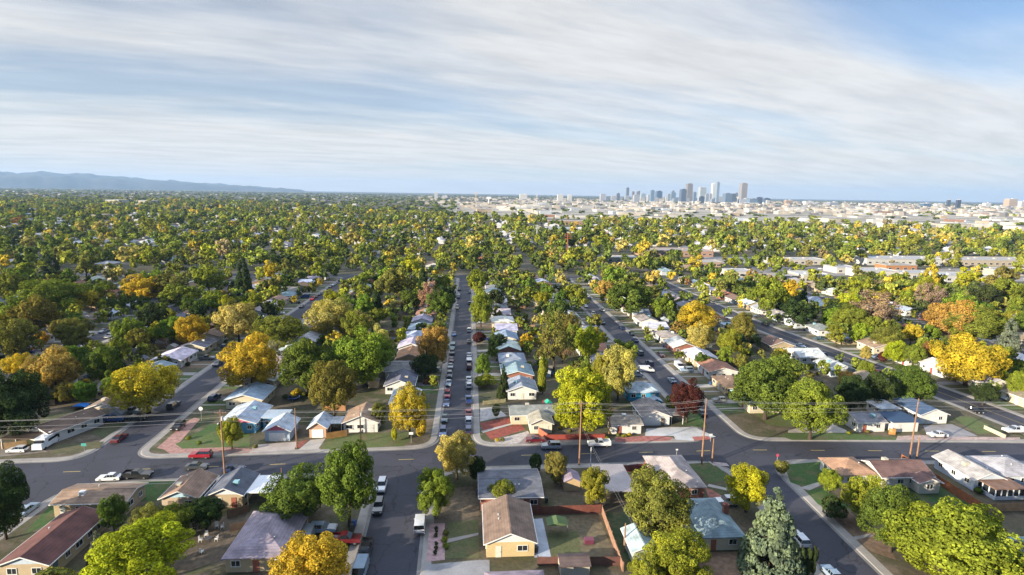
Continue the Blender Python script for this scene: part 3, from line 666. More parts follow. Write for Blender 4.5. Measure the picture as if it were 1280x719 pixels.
patch('lawn', [(112, 540), (150, 527), (160, 530), (128, 548)], 'lawn', (.08, .09, .035))

# ------------------------------------------------------------------ trees
def set_mesh(name, V, quads, tone, tint=None, mat='foliage'):
    me = bpy.data.meshes.new(name); nv, nf = len(V), len(quads); k = quads.shape[1]
    me.vertices.add(nv); me.vertices.foreach_set('co', V.astype(np.float32).ravel())
    me.loops.add(nf*k); me.loops.foreach_set('vertex_index', quads.astype(np.int32).ravel())
    me.polygons.add(nf); me.polygons.foreach_set('loop_start', np.arange(0, nf*k, k, dtype=np.int32))
    a = me.attributes.new('tone', 'FLOAT', 'FACE'); a.data.foreach_set('value', tone.astype(np.float32))
    if tint is not None:
        c = me.attributes.new('tint', 'FLOAT_COLOR', 'FACE'); c.data.foreach_set('color', np.concatenate([tint, np.ones((nf, 1))], 1).astype(np.float32).ravel())
    me.materials.append(M[mat]); me.update(); me.validate(); return me
def nrm(a): return a/np.maximum(np.linalg.norm(a, axis=1, keepdims=True), 1e-9)
def leaves(P, N, size, rng, jit=.46):
    n = len(P); N = nrm(N+rng.normal(0, jit, (n, 3))); t = nrm(np.cross(N, rng.normal(0, 1, (n, 3)))); bt = np.cross(N, t)
    s = (size*rng.uniform(.55, 1.35, n))[:, None]; w = rng.uniform(.55, .95, n)[:, None]
    V = np.stack([P-t*s, P-bt*s*w, P+t*s, P+bt*s*w], 1)
    return V.reshape(-1, 3), np.arange(4*n).reshape(-1, 4)
def crown(kind, seed, n, size, lobes=18):
    rng = np.random.default_rng(seed)
    if kind == 'broad' or kind == 'sparse':
        nb = max(6, lobes//5); i = np.arange(nb)+.5; ph = np.arccos(1-1.86*i/nb); th = PI*(1+5**.5)*i+rng.uniform(0, 6)
        D = np.stack([np.cos(th)*np.sin(ph), np.sin(th)*np.sin(ph), np.cos(ph)], 1); D = nrm(D+rng.normal(0, .22, D.shape))
        B = D*rng.uniform(.38, .66, (nb, 1)); br = rng.uniform(.26, .42, nb); C, rad = [], []
        for j in range(nb):          # each bough carries its own clumps of leaves, mostly outward
            for q in range(max(4, lobes//nb)):
                e = nrm((rng.normal(0, 1, (1, 3))+D[j]*.75))[0]; C.append(B[j]+e*br[j]*rng.uniform(.7, 1.05)); rad.append(br[j]*rng.uniform(.26, .56))
        C = np.array(C); rad = np.array(rad); ex = np.linalg.norm(C, axis=1)+rad; C *= np.minimum(1, 1.06/ex)[:, None]
        C = np.vstack([C, B*.9]); rad = np.append(rad, br*.5)
    elif kind == 'column':
        z = np.linspace(-.85, .85, lobes); a = rng.uniform(0, 6.3, lobes); rr = .35*rng.uniform(.5, 1.2, lobes)
        C = np.stack([np.cos(a)*rr, np.sin(a)*rr, z], 1); rad = rng.uniform(.36, .55, lobes)*np.clip(1.15-np.abs(z)**2, .35, 1)
    elif kind == 'shrub':
        a = rng.uniform(0, 6.3, lobes); rr = rng.uniform(.1, .62, lobes); C = np.stack([np.cos(a)*rr, np.sin(a)*rr, rng.uniform(-.5, .35, lobes)*(1.1-rr)], 1); rad = rng.uniform(.3, .5, lobes)
    elif kind == 'cone':
        C, rad = [], []
        for q in range(lobes):
            z = -1+2*(q/lobes); wdt = (1-(z+1)/2)**.85
            for j in range(max(1, int(10*wdt))):
                a = rng.uniform(0, 6.3); C.append((math.cos(a)*wdt*.78, math.sin(a)*wdt*.78, z+rng.uniform(-.05, .1))); rad.append(.09+.14*wdt*rng.uniform(.7, 1.3))
        C = np.array(C); rad = np.array(rad)
    w = rad**2/np.sum(rad**2); m = n*3
    L = rng.choice(len(C), m, p=w); d = nrm(rng.normal(0, 1, (m, 3)))
    if kind == 'cone': d[:, 2] = d[:, 2]*.6
    shell = rng.uniform(.86, 1.06, m) if kind != 'sparse' else rng.uniform(.3, 1.1, m)
    P = C[L]+d*(rad[L]*shell)[:, None]
    dist = np.linalg.norm(P[:, None, :]-C[None], axis=2)/rad[None]; dist[np.arange(m), L] = 9
    keep = np.where((dist.min(1) > .8))[0][:n] if kind != 'sparse' else np.arange(m)[:n]
    P, L, d = P[keep], L[keep], d[keep]
    out_ = nrm(P*np.array([1, 1, .9])+np.array([0, 0, .15])); N = d*.65+out_*.45
    if kind == 'cone':
        # spruce sprays: ragged boughs standing out and up
        N = d*.5+out_*.3+np.array([0, 0, .5])
    V, Q = leaves(P, N, size, rng)
    tone = rng.uniform(.72, 1.28, len(C))[L]*rng.uniform(.6, 1.4, len(P))
    return V, Q, tone
CR = {}
def tmpl(key, kind, seeds, n, size, lobes):
    CR[key] = [set_mesh('crown', *crown(kind, s, n, size, lobes)) for s in seeds]
tmpl('near', 'broad', (1, 2, 3, 4, 5, 6), 30000, .0245, 150)
tmpl('mid', 'broad', (11, 12, 13, 14, 15), 7500, .044, 80)
tmpl('far', 'broad', (21, 22, 23, 24), 2400, .072, 48)
tmpl('sparse', 'sparse', (31, 32), 5200, .034, 60)
tmpl('column', 'column', (41, 42), 3600, .07, 14)
tmpl('cone', 'cone', (51, 52), 9000, .05, 22)
tmpl('shrub', 'shrub', (61, 62, 63), 2600, .065, 12)
TR = []
for s in range(4):
    rng = random.Random(s); mb = MB(); top = Vector((rng.uniform(-.05, .05), rng.uniform(-.05, .05), 1))
    mb.tube([(0, 0, -.03), (0, 0, .12), top*.55, top], [.085, .058, .045, .02], 8)
    for k in range(7):
        a = k*2.4+rng.uniform(-.3, .3); z0 = rng.uniform(.35, .75); ln = rng.uniform(.35, .62); st_ = top*z0
        e1 = st_+Vector((math.cos(a)*ln*.5, math.sin(a)*ln*.5, .16)); e2 = st_+Vector((math.cos(a)*ln, math.sin(a)*ln, .38))
        mb.tube([st_, e1, e2], [.032, .022, .008], 5)
    TR.append(mb.mesh('trunk', 'bark'))
TREEPOS = []
def tree(x, y, rad, ht, col, label, kind='broad', lod='near', clear=None, name='shade_tree', cat='tree', rz=None, base=KZ, group=None):
    """ht: total height; rad: crown radius"""
    t = thing(name, label, cat, (x, y, base), R.uniform(0, 6.28) if rz is None else rz, group)
    key = {'broad': lod, 'sparse': 'sparse', 'column': 'column', 'cone': 'cone', 'shrub': 'shrub'}[kind]
    cl = clear if clear is not None else {'broad': .09, 'sparse': .1, 'column': .06, 'cone': .03, 'shrub': 0.}[kind]
    bot = ht*cl; half = (ht-bot)/2
    place('crown', R.choice(CR[key]), t, col, (0, 0, bot+half), 0, (rad*R.uniform(.93, 1.1), rad*R.uniform(.9, 1.08), half*1.02))
    if kind != 'shrub':
        place('trunk', R.choice(TR), t, (1, 1, 1), (0, 0, 0), 0, (max(rad*.85, 1.2),)*2+(bot+half*1.05,))
    TREEPOS.append((x, y, rad)); return t
C = {'G': (.092, .135, .026), 'DG': (.042, .066, .024), 'YG': (.215, .232, .030), 'BY': (.285, .30, .022), 'Y': (.42, .325, .034), 'O': (.35, .23, .065), 'OL': (.165, .162, .042), 'OG': (.15, .168, .036),
     'R': (.075, .024, .022), 'BR': (.23, .18, .125), 'BS': (.135, .165, .115), 'P': (.37, .315, .10), 'GY': (.155, .198, .030), 'RO': (.26, .12, .05)}
CN = {'G': 'green', 'DG': 'dark-green', 'YG': 'yellow-green', 'BY': 'lime', 'Y': 'golden', 'O': 'orange', 'OG': 'olive green', 'OL': 'olive', 'R': 'dark-red', 'BR': 'bare',
      'BS': 'blue green', 'P': 'straw-yellow', 'GY': 'mid-green', 'RO': 'russet'}
# hand placed: photo x, top y, base y, width px, colour, kind, label
HAND = [
 (180, 648, 728, 118, 'BY', 'b', 'large bright lime yellow tree in front of the red roofed ranch house'),
 (8, 580, 690, 66, 'DG', 'b', 'tall dark tree at the edge of the left-hand lane'),
 (143, 618, 668, 34, 'G', 'b', 'slim green tree beside the tan roofed corner house'),
 (190, 628, 672, 46, 'OL', 'b', 'olive bushy tree behind the large lime yellow tree'),
 (222, 625, 672, 50, 'G', 'b', 'dull green tree below the blue gabled small house'),
 (258, 620, 662, 46, 'DG', 'b', 'dark green tree in front of the grey roofed small house'),
 (60, 706, 745, 80, 'OL', 's', 'pale olive bush below the gable of the red roofed ranch house'),
 (124, 662, 702, 26, 'BS', 'c', 'dusty blue green young spruce beside the large lime yellow tree'),
 (437, 543, 662, 80, 'G', 'b', 'tall full green tree left of the central lane'),
 (372, 584, 652, 92, 'G', 'b', 'broad green tree joined to the tall one over the mauve roof'),
 (392, 662, 738, 108, 'Y', 'b', 'big golden yellow tree beside the mauve roofed house'),
 (571, 537, 599, 52, 'P', 'b', 'pale straw tree on the corner of central lane and crossing road'),
 (597, 568, 603, 24, 'DG', 'b', 'small dark tree beside the pale straw corner tree'),
 (543, 583, 645, 54, 'GY', 'b', 'green kerbside tree behind the parked white van'),
 (628, 597, 631, 36, 'GY', 'b', 'small green tree against the low slate roof'),
 (668, 563, 592, 24, 'DG', 's', 'round dark bush beside the crossing road kerb'),
 (694, 560, 604, 34, 'OL', 'b', 'olive brown tree beside the mauve roofed shed'),
 (742, 581, 632, 42, 'YG', 'b', 'slim yellow green tree beside the carport'),
 (818, 585, 672, 98, 'OG', 'b', 'great round olive green tree in front of the taupe corner house'),
 (932, 577, 640, 56, 'BY', 'b', 'bright lime yellow tree at the kerb of the right-hand lane'),
 (962, 608, 712, 84, 'BS', 'c', 'big silvery blue spruce beside the right-hand lane'),
 (1000, 684, 722, 11, 'DG', 'p', 'narrow dark cypress nearest the big spruce'),
 (1008, 686, 722, 11, 'DG', 'p', 'narrow dark cypress in the middle of three'),
 (1016, 684, 720, 11, 'DG', 'p', 'narrow dark cypress nearest the lane kerb'),
 (845, 660, 738, 84, 'YG', 'b', 'mottled yellow green tree beside the dark green awning'),
 (806, 690, 745, 46, 'YG', 'b', 'yellow green tree over the narrow teal garage'),
 (842, 696, 742, 34, 'BR', 'x', 'half bare grey brown tree at the bottom edge'),
 (1076, 588, 652, 58, 'YG', 'b', 'yellow green tree in front of the purple brown ranch house'),
 (1112, 606, 690, 78, 'G', 'b', 'deep green tree between the two bright trees by the lane'),
 (1190, 624, 745, 156, 'YG', 'b', 'largest bright green tree, filling the lower right corner'),
 (1262, 690, 760, 60, 'YG', 'b', 'yellow green tree overlapping the largest bright tree'),
 (1238, 640, 720, 40, 'BR', 'x', 'bare brown crown behind the largest bright tree'),
 (1036, 584, 616, 28, 'YG', 'b', 'small yellow green tree by the orange hip roof'),
 (977, 573, 597, 20, 'OL', 's', 'clipped olive bush on the street corner lawn'),
 (1042, 615, 650, 34, 'DG', 's', 'dark shrub on the lawn beside the lane pavement'),
 (186, 446, 517, 84, 'Y', 'b', 'golden yellow tree over the wide gabled brown house'),
 (316, 418, 489, 82, 'Y', 'b', 'great golden yellow tree right of the left-hand street'),
 (71, 432, 492, 60, 'O', 'b', 'rusty orange tree behind the striped lean-to'),
 (132, 430, 486, 46, 'G', 'b', 'round green tree between the orange and golden trees'),
 (20, 458, 550, 84, 'DG', 'b', 'massive dark green tree left of the askew brown roofed house'),
 (88, 476, 498, 15, 'Y', 's', 'small golden bush below the rusty orange tree'),
 (290, 517, 561, 30, 'YG', 'b', 'young yellow green tree in front of the pink gabled house'),
 (276, 522, 548, 11, 'DG', 's', 'upright dark shrub beside the young yellow green tree'),
 (512, 478, 545, 54, 'Y', 'b', 'golden orange tree beside the white gabled corner house'),
 (474, 502, 550, 22, 'OL', 'b', 'slim olive tree against the white gabled corner house'),
 (492, 531, 552, 11, 'BY', 's', 'small lime yellow shrub on the corner lawn'),
 (527, 515, 548, 18, 'Y', 's', 'yellow bush below the golden orange tree'),
 (456, 408, 482, 84, 'GY', 'b', 'spreading fresh green tree with a pale trunk left of central street'),
 (472, 403, 470, 42, 'P', 'b', 'pale straw crown behind the spreading fresh green tree'),
 (384, 423, 495, 66, 'G', 'b', 'green tree behind the small brick annex'),
 (418, 445, 522, 56, 'OL', 'b', 'tall olive tree beside the spreading fresh green tree'),
 (543, 402, 462, 44, 'O', 'b', 'orange tree left of the central street kerb'),
 (531, 440, 474, 36, 'DG', 'b', 'dark green tree below the orange kerb tree'),
 (725, 456, 542, 78, 'BY', 'b', 'brilliant lime yellow tree behind the red fence'),
 (772, 430, 500, 52, 'P', 'b', 'pale yellow tree behind the brilliant lime tree'),
 (756, 440, 497, 40, 'YG', 'b', 'yellow green tree between the lime and pale yellow trees'),
 (858, 472, 528, 44, 'R', 'b', 'dark red tree at the kerb of the right-hand street'),
 (838, 487, 520, 14, 'YG', 's', 'yellow shrub beside the dark red tree'),
 (956, 440, 524, 94, 'G', 'b', 'great round green tree right of the right-hand street'),
 (1012, 473, 549, 78, 'GY', 'b', 'spreading green tree on the long verge'),
 (1062, 466, 518, 44, 'DG', 'b', 'dark green tree behind the small white verge house'),
 (1096, 464, 512, 44, 'DG', 'b', 'dark green tree above the flat dark blue roof'),
 (1136, 455, 508, 50, 'G', 'b', 'bushy green tree beside the far right street'),
 (1206, 418, 482, 90, 'Y', 'b', 'huge golden yellow tree right of the far right street'),
 (1190, 374, 428, 62, 'O', 'b', 'orange topped tree behind the huge golden tree'),
 (1214, 382, 432, 70, 'GY', 'b', 'fresh green tree behind the huge golden tree'),
 (1258, 394, 446, 30, 'BS', 'c', 'pale blue green spruce beyond the huge golden tree'),
 (1116, 425, 455, 26, 'BY', 'b', 'lime tree beside the red roofed house'),
 (1140, 428, 458, 28, 'GY', 'b', 'fresh green tree beside the red roofed house'),
 (1158, 425, 458, 18, 'RO', 'b', 'russet tree left of the huge golden tree'),
 (1081, 430, 452, 14, 'P', 'b', 'slim pale yellow tree beside the far right street'),
 (1102, 436, 452, 18, 'R', 's', 'dark red shrub beside the lime tree'),
 (1106, 408, 440, 40, 'OL', 'b', 'low olive tree right of the far right street'),
 (1228, 478, 506, 34, 'DG', 'b', 'dark rounded tree right of the far right street'),
 (1270, 462, 500, 26, 'YG', 'b', 'yellow green tree at the right edge'),
 (874, 403, 440, 38, 'P', 'b', 'pale yellow tree right of the right-hand street'),
 (911, 408, 448, 28, 'YG', 'b', 'tall yellow green tree with pale top'),
 (869, 374, 420, 54, 'Y', 'b', 'gold and green tree right of the right-hand street'),
 (926, 390, 432, 38, 'OL', 'b', 'olive tree beyond the pale yellow trees'),
 (958, 343, 396, 52, 'GY', 'b', 'tall fresh green poplar clump'),
 (985, 345, 392, 24, 'Y', 'b', 'golden tree beside the tall poplar clump'),
 (996, 372, 410, 46, 'DG', 'b', 'spreading dark green tree beyond the far right street'),
 (932, 468, 494, 28, 'DG', 's', 'dark rounded shrub left of the great round green tree'),
 (1088, 362, 412, 68, 'BR', 'x', 'huge bare grey brown tree'),
 (1060, 378, 418, 40, 'GY', 'b', 'green tree left of the bare grey tree'),
 (788, 350, 398, 62, 'G', 'b', 'wide green tree left of the right-hand street'),
 (828, 368, 402, 30, 'GY', 'b', 'slender fresh green tree'),
 (720, 352, 386, 38, 'YG', 'b', 'rounded yellow green tree near the right-hand street'),
 (754, 347, 376, 30, 'O', 'b', 'peach orange tree near the right-hand street'),
 (692, 384, 472, 56, 'OL', 'x', 'weeping olive tree behind the central street houses'),
 (712, 388, 450, 30, 'OL', 'b', 'tall olive tree beside the weeping one'),
 (735, 405, 452, 34, 'BY', 'b', 'lime tree behind the right-hand street houses'),
 (678, 445, 492, 18, 'YG', 'p', 'slim yellow poplar behind the white gabled house'),
 (601, 362, 413, 32, 'YG', 'b', 'yellow green tree at the right kerb of the central street'),
 (597, 334, 374, 28, 'YG', 'b', 'farther yellow green tree at the right kerb of the central street'),
 (551, 338, 375, 24, 'GY', 'b', 'farther green tree at the left kerb of the central street'),
 (550, 360, 402, 36, 'G', 'b', 'round green tree at the left kerb of the central street'),
 (601, 412, 430, 21, 'R', 's', 'round dark red bush at the right kerb of the central street'),
 (622, 415, 440, 26, 'DG', 'b', 'dark green tree beside the dark red round bush'),
 (629, 455, 497, 18, 'DG', 'c', 'dark narrow spruce right of the central street'),
 (606, 464, 485, 28, 'YG', 's', 'yellow green shrub right of the central street'),
 (619, 502, 522, 13, 'G', 's', 'round clipped bush on the white gravel bed'),
 (69, 345, 398, 78, 'GY', 'b', 'broad fresh green tree left of the far left street'),
 (100, 352, 396, 40, 'Y', 'b', 'golden tree beside the broad fresh green tree'),
 (178, 344, 374, 52, 'Y', 'b', 'gold topped tree in the left of a row'),
 (212, 344, 376, 50, 'OL', 'b', 'olive gold tree in the right of a row'),
 (226, 352, 388, 46, 'GY', 'b', 'fresh green tree in front of the olive gold tree'),
 (240, 395, 436, 42, 'Y', 'b', 'bright yellow tree between the two left streets'),
 (299, 375, 430, 56, 'P', 'b', 'pale gold tree above the great golden yellow tree'),
 (350, 395, 430, 62, 'GY', 'b', 'fresh green tree beside the pale gold tree'),
 (414, 372, 418, 70, 'P', 'b', 'peach and green tree left of the central street rows'),
 (445, 388, 430, 40, 'GY', 'b', 'green tree beside the peach and green one'),
 (262, 330, 372, 40, 'GY', 'b', 'green tree beyond the far left street row'),
 (20, 395, 452, 60, 'OL', 'b', 'olive tree at the left edge above the dark one'),
 (95, 395, 440, 50, 'OL', 'b', 'broad olive tree above the rusty orange tree'),
 (495, 330, 380, 46, 'OL', 'b', 'olive tree left of the central street end'),
 (1255, 345, 385, 44, 'GY', 'b', 'fresh green tree toward the pale store yards'),
 (910, 615, 0, 0, None, None, None),
]
LBL_KIND = {'b': 'broad', 's': 'shrub', 'c': 'cone', 'p': 'column', 'x': 'sparse'}
for hx, ht_, hb, wpx, colr, kd, lab in HAND:
    if colr is None: continue
    asp = {'b': (.72, 1.5), 'x': (.8, 1.5), 's': (.55, 2.6), 'c': (1.15, 3.2), 'p': (1.6, 5)}[kd]; best = None
    for yb in np.arange(hb-26, hb+40, 2.):
        x, y = G(hx, yb, KZ); d = PJ(x, y, 4)[2]; rad = wpx/2*d/F_PX; gl = math.hypot(x, y); ux, uy = x/gl, y/gl
        for k in np.linspace(asp[0], asp[1], 14):
            h = 2*rad*k; bot = h*{'b': .09, 'x': .1, 's': 0, 'c': .03, 'p': .06}[kd]; hf = (h-bot)/2
            pr = [PJ(x+ux*rad*.95*math.cos(t), y+uy*rad*.95*math.cos(t), KZ+bot+hf+hf*math.sin(t))[1] for t in np.linspace(0, 2*PI, 16, False)]
            e = abs(min(pr)-ht_)+.8*abs(max(max(pr), PJ(x, y, KZ)[1])-hb)+4*abs(k-{'b': .95, 'x': 1., 's': .8, 'c': 1.6, 'p': 2.6}[kd])
            if best is None or e < best[0]: best = (e, x, y, rad, h, d)
    _, x, y, rad, hgt, d = best
    nm = {'b': 'shade_tree', 's': 'shrub', 'c': 'spruce_tree', 'p': 'columnar_tree', 'x': 'bare_tree'}[kd]
    col = tuple(v*R.uniform(.92, 1.08) for v in C[colr])
    tree(x, y, rad, hgt, col, lab, LBL_KIND[kd], 'near' if d < 260 else 'mid', None, nm, 'bush' if kd == 's' else 'tree')
    if kd == 's': TREEPOS[-1] = (x, y, .3)
N_HAND = len(TREEPOS)
# the rest of the canopy: yards first, then the open country beyond
def road_gap(x, y):
    g = 99
    if y < FAR_Y:
        if abs(y-cross_y(x)) < 60: g = min(g, abs(y-cross_y(x))-CH)
        for pl, h in (STREETS if y > cross_y(x) else SOUTH).values(): g = min(g, abs(x-lerp_x(pl, y))-h)
    if abs(x) < 330: g = min(g, abs(y-FAR_Y-3)-5.5)
    return g
def edge_far(x):   # where the trees give way to the pale works on the right
    return float(np.interp(x, [-900, -500, -150, 110, 500, 900, 1150, 1500], [2600, 1850, 1560, 1380, 1280, 1090, 930, 830]))
OPEN = []          # clearings: x0,x1,y0,y1 of the large stores and lots
def in_open(x, y): return any(a-3 < x < c+3 and d-3 < y < e+3 and (i < NB_ or R.random() < .82) for i, (a, c, d, e) in enumerate(OPEN))
def opening(pxa, pya, pxb, pyb, pad=0):
    (xa, ya), (xb, yb) = G(pxa, pyb), G(pxb, pya); (xc, _), (xd, _) = G(pxa, pya), G(pxb, pyb)
    OPEN.append(((xa+xc)/2, (xb+xd)/2, min(ya, yb), max(ya, yb)))
for q in ((1085, 324, 1180, 333), (1078, 336, 1145, 350), (1183, 325, 1300, 334), (1182, 343, 1238, 354), (1004, 343, 1040, 355), (912, 338, 942, 348), (800, 314, 892, 323), (687, 285, 724, 292), (688, 276, 738, 282), (150, 309, 181, 319), (0, 266, 18, 276), (22, 277, 74, 283), (1128, 341, 1178, 350), (1244, 336, 1292, 346), (1046, 335, 1074, 343), (846, 327, 902, 335), (758, 321, 798, 329), (948, 346, 1000, 354), (968, 325, 1030, 332)): opening(*q)
NB_ = len(OPEN); opening(1090, 333, 1300, 352); opening(935, 333, 1050, 346); opening(880, 320, 965, 330)
cand = []
def palette(x, y):
    px = PJ(x, y, 6)[0]
    wts = {'G': 3.4, 'GY': 4, 'DG': 2.2, 'OL': 2.4, 'YG': 4, 'BY': .9, 'Y': .8, 'O': .14, 'P': .7, 'BR': .3, 'RO': .05, 'R': .05}
    if px < 420: wts.update({'DG': 2.4, 'YG': 4, 'P': .6})
    k = R.choices(list(wts), list(wts.values()))[0]; return k
grid = {}; CROWD = .77
def crowded(x, y, r):
    gx, gy = int(x//16), int(y//16)
    for a in range(gx-1, gx+2):
        for e in range(gy-1, gy+2):
            for (tx, ty, tr) in grid.get((a, e), ()):
                if (tx-x)**2+(ty-y)**2 < (CROWD*(tr+r))**2: return True
    return False
def note(x, y, r): grid.setdefault((int(x//16), int(y//16)), []).append((x, y, r))
for t_ in TREEPOS: note(*t_)
tries = 0
# hand-placed things the random canopy must not hide
KEEP = [(1057, 505, 1195, 548), (760, 475, 850, 548), (600, 470, 690, 555), (283, 495, 470, 560), (20, 505, 135, 560), (200, 520, 320, 565), (1190, 500, 1280, 552), (488, 395, 530, 505), (612, 385, 676, 505), (800, 392, 905, 470), (205, 432, 285, 480), (1000, 430, 1060, 470), (940, 418, 1000, 440), (390, 400, 420, 425), (330, 455, 365, 510)]
def hides(x, y, r, h):
    px, py, d = PJ(x, y, h*.6); w_ = r*F_PX/d
    return any(px+w_ > a and px-w_ < c and py+w_ > e and py-w_ < f for i, (a, e, c, f) in enumerate(KEEP) if i < 7 or r > 3.3 or (r > 2.2 and R.random() < .5))
while tries < 14000 and len(cand) < 1250:
    tries += 1
    y = R.uniform(136, FAR_Y+10); x = R.uniform(-330, 330)
    if not visible(x, y, 5, 60): continue
    r = min(9.5, max(1.9, R.lognormvariate(1.38, .42)))
    gap = road_gap(x, y)
    if gap < 3 or (gap < 9 and (R.random() < .62 or r > 6)): continue
    if gap < r*.75: r = gap/.75
    if in_open(x, y): continue
    if any(f[0]-.3 < x < f[1]+.3 and f[2]-.3 < y < f[3]+.3 for f in FOOT): continue
    if crowded(x, y, r): continue
    h = r*R.uniform(1.5, 2.3)+1.5
    if y < 330 and hides(x, y, r, h): continue
    # keep the houses along the streets in sight: no big crown just in front of one
    if y < 330 and gap < 12 and r > 4.2 and R.random() < .6: continue
    note(x, y, r); cand.append((x, y, r, h, palette(x, y)))
far = []; CROWD = .84
tries = 0
while tries < 60000 and len(far) < 6400:
    tries += 1
    y = FAR_Y+10+(2500)*R.random()**1.35; x = R.uniform(-1.05, 1.15)*y
    if not visible(x, y, 5, 30) or y > edge_far(x) or in_open(x, y): continue
    r = min(10.5, max(2.2, R.lognormvariate(1.55, .40))); k = palette(x, y)
    if crowded(x, y, r*.92): continue
    if road_gap(x, y) < 2: continue
    if (x+38) % 78 < 11 or y % 205 < 12 or (y < 1150 and y % 102 > 60 and R.random() < .38): continue
    note(x, y, r); far.append((x, y, r, r*R.uniform(1.5, 2.2)+1.5, k))
cand.sort(key=lambda c: -c[2]*c[3]/PJ(c[0], c[1], 4)[2]**2)
N_IND = 300-sum(1 for o in THINGS if o.name.startswith('shade_tree'))
rest = cand[N_IND:]+far
def size_word(r): return 'small' if r < 3.4 else 'medium' if r < 4.8 else 'big' if r < 6.2 else 'huge'
def near_ref(x, y):
    b_ = min(HOUSES, key=lambda h: (h[0]-x)**2+((h[1]-y)*1.0)**2); dx, dy = x-b_[0], y-b_[1]
    if abs(dy) > abs(dx)*1.2: rel = 'beyond' if dy > 0 else 'before'
    else: rel = 'right of' if dx > 0 else 'left of'
    return f'{rel} the {b_[2]}' if b_[2].split()[0] not in ('the',) else f'{rel} {b_[2]}'
for x, y, r, h, k in cand[:N_IND]:
    col = tuple(v*R.uniform(.85, 1.15) for v in C[k]); d = PJ(x, y, 4)[2]; con = k == 'DG' and R.random() < .35
    lod = 'near' if d < 190 else 'mid' if d < 330 else 'far'
    if con: tree(x, y, r*.62, h*1.1, C['DG'], f'{size_word(r)} dark conifer {near_ref(x, y)}', 'cone', name='conifer_tree')
    elif k == 'BR': tree(x, y, r, h, col, f'{size_word(r)} bare grey tree {near_ref(x, y)}', 'sparse', name='bare_tree')
    else: tree(x, y, r, h, col, f'{size_word(r)} {CN[k]} tree {near_ref(x, y)}', 'broad', lod)
# everything farther or smaller: one mass of woodland
def mass(name, L, nleaf, size, lobes, nt_):
    T = [crown('broad', 100+i, nleaf, size, lobes) for i in range(nt_)]; Vs, Qs, tn, ti = [], [], [], []; off = 0
    for i, (x, y, r, h, k) in enumerate(L):
        V, Q, t_ = T[i % nt_]; a = NR.uniform(0, 6.28); ca, sa = math.cos(a), math.sin(a); bot = h*.12; half = (h-bot)/2
        W = np.empty_like(V); W[:, 0] = (V[:, 0]*ca-V[:, 1]*sa)*r+x; W[:, 1] = (V[:, 0]*sa+V[:, 1]*ca)*r+y; W[:, 2] = V[:, 2]*half+bot+half
        Vs.append(W); Qs.append(Q+off); off += len(V); tn.append(t_); c = (np.array(C[k])*.8+np.array((.040, .044, .016)))*NR.uniform(.72, 1.25)*1.17; ti.append(np.repeat(c[None], len(Q), 0))
    me = set_mesh(name, np.concatenate(Vs), np.concatenate(Qs), np.concatenate(tn), np.concatenate(ti), 'foliage_far'); return struct(place(name, me), 'stuff')
rest.sort(key=lambda c: PJ(c[0], c[1], 4)[2])
nA = sum(1 for c in rest if PJ(c[0], c[1], 4)[2] < 800)
mass('distant_woodland', rest[:nA], 560, .135, 30, 8); mass('distant_woodland', rest[nA:], 170, .22, 16, 8)
print('TREES', N_HAND, len(cand), N_IND, len(far), nA, len(rest))
# ------------------------------------------------------------------ the far country
def pxpos(x, Y):
    """the point at depth Y (metres north) seen in photo column x, on the ground"""
    lo, hi = 236., 700.
    for _ in range(50):
        m = (lo+hi)/2
        try: gy = G(x, m)[1]
        except ZeroDivisionError: gy = -1
        if gy > Y or gy < 0: lo = m
        else: hi = m
    return G(x, hi)
pale = [(x, edge_far(x)+20) for x in (-60, 110, 500, 900, 1150, 1500, 2600)]
poly('pale_ground', pale+[(9000, 900), (9000, 5200), (2500, 5600), (300, 4600), (-150, 3000)], .05, 'pale_ground')
# mountains on the western horizon, ridge behind ridge
def ridge(name, dist, prof, seed, thick):
    rng = random.Random(seed); mb = MB(); n = 120; rows = 7; V = []
    for i in range(n+1):
        px = -330+(prof[-1][0]+330)*i/n; hp = np.interp(px, [p[0] for p in prof], [p[1] for p in prof])
        d = _f+_r*(px-640)/F_PX; dx, dy = d[0], d[1]; L = math.hypot(dx, dy); dx /= L; dy /= L
        hp += rng.uniform(-.5, .5)+.7*math.sin(i*.7+seed)+.5*math.sin(i*1.9)
        depth = dist*L_cos(dx, dy); hz_ = max(2., CAM_H+hp*.88/F_PX*depth)
        for k in range(rows):
            t = k/(rows-1); f = math.sin(PI*t)**.8 if 0 < t < 1 else 0; j = rng.uniform(.9, 1.06) if 0 < k < rows-1 and k != rows//2 else 1
            V.append((dx*(dist+thick*(t-.5)), dy*(dist+thick*(t-.5)), hz_*f*j-.5))
    mb.add(V, [(i*rows+k, (i+1)*rows+k, (i+1)*rows+k+1, i*rows+k+1) for i in range(n) for k in range(rows-1)])
    return struct(mb.obj(name, 'hill_ground', None, (1, 1, 1), True))
def L_cos(dx, dy): return dx*_f[0]+dy*_f[1]
ridge('hills', 17500, [(-330, 14), (-60, 13), (0, 12.5), (60, 14), (95, 13), (150, 10.5), (220, 8), (280, 5), (330, 3), (370, .4), (400, -2.5)], 3, 2600)
ridge('mountains', 20000, [(-330, 19), (-60, 18), (0, 19), (40, 17), (70, 19), (90, 17), (110, 18), (150, 15), (200, 11), (260, 7.5), (320, 4), (350, 1), (385, -2.5)], 5, 2400)
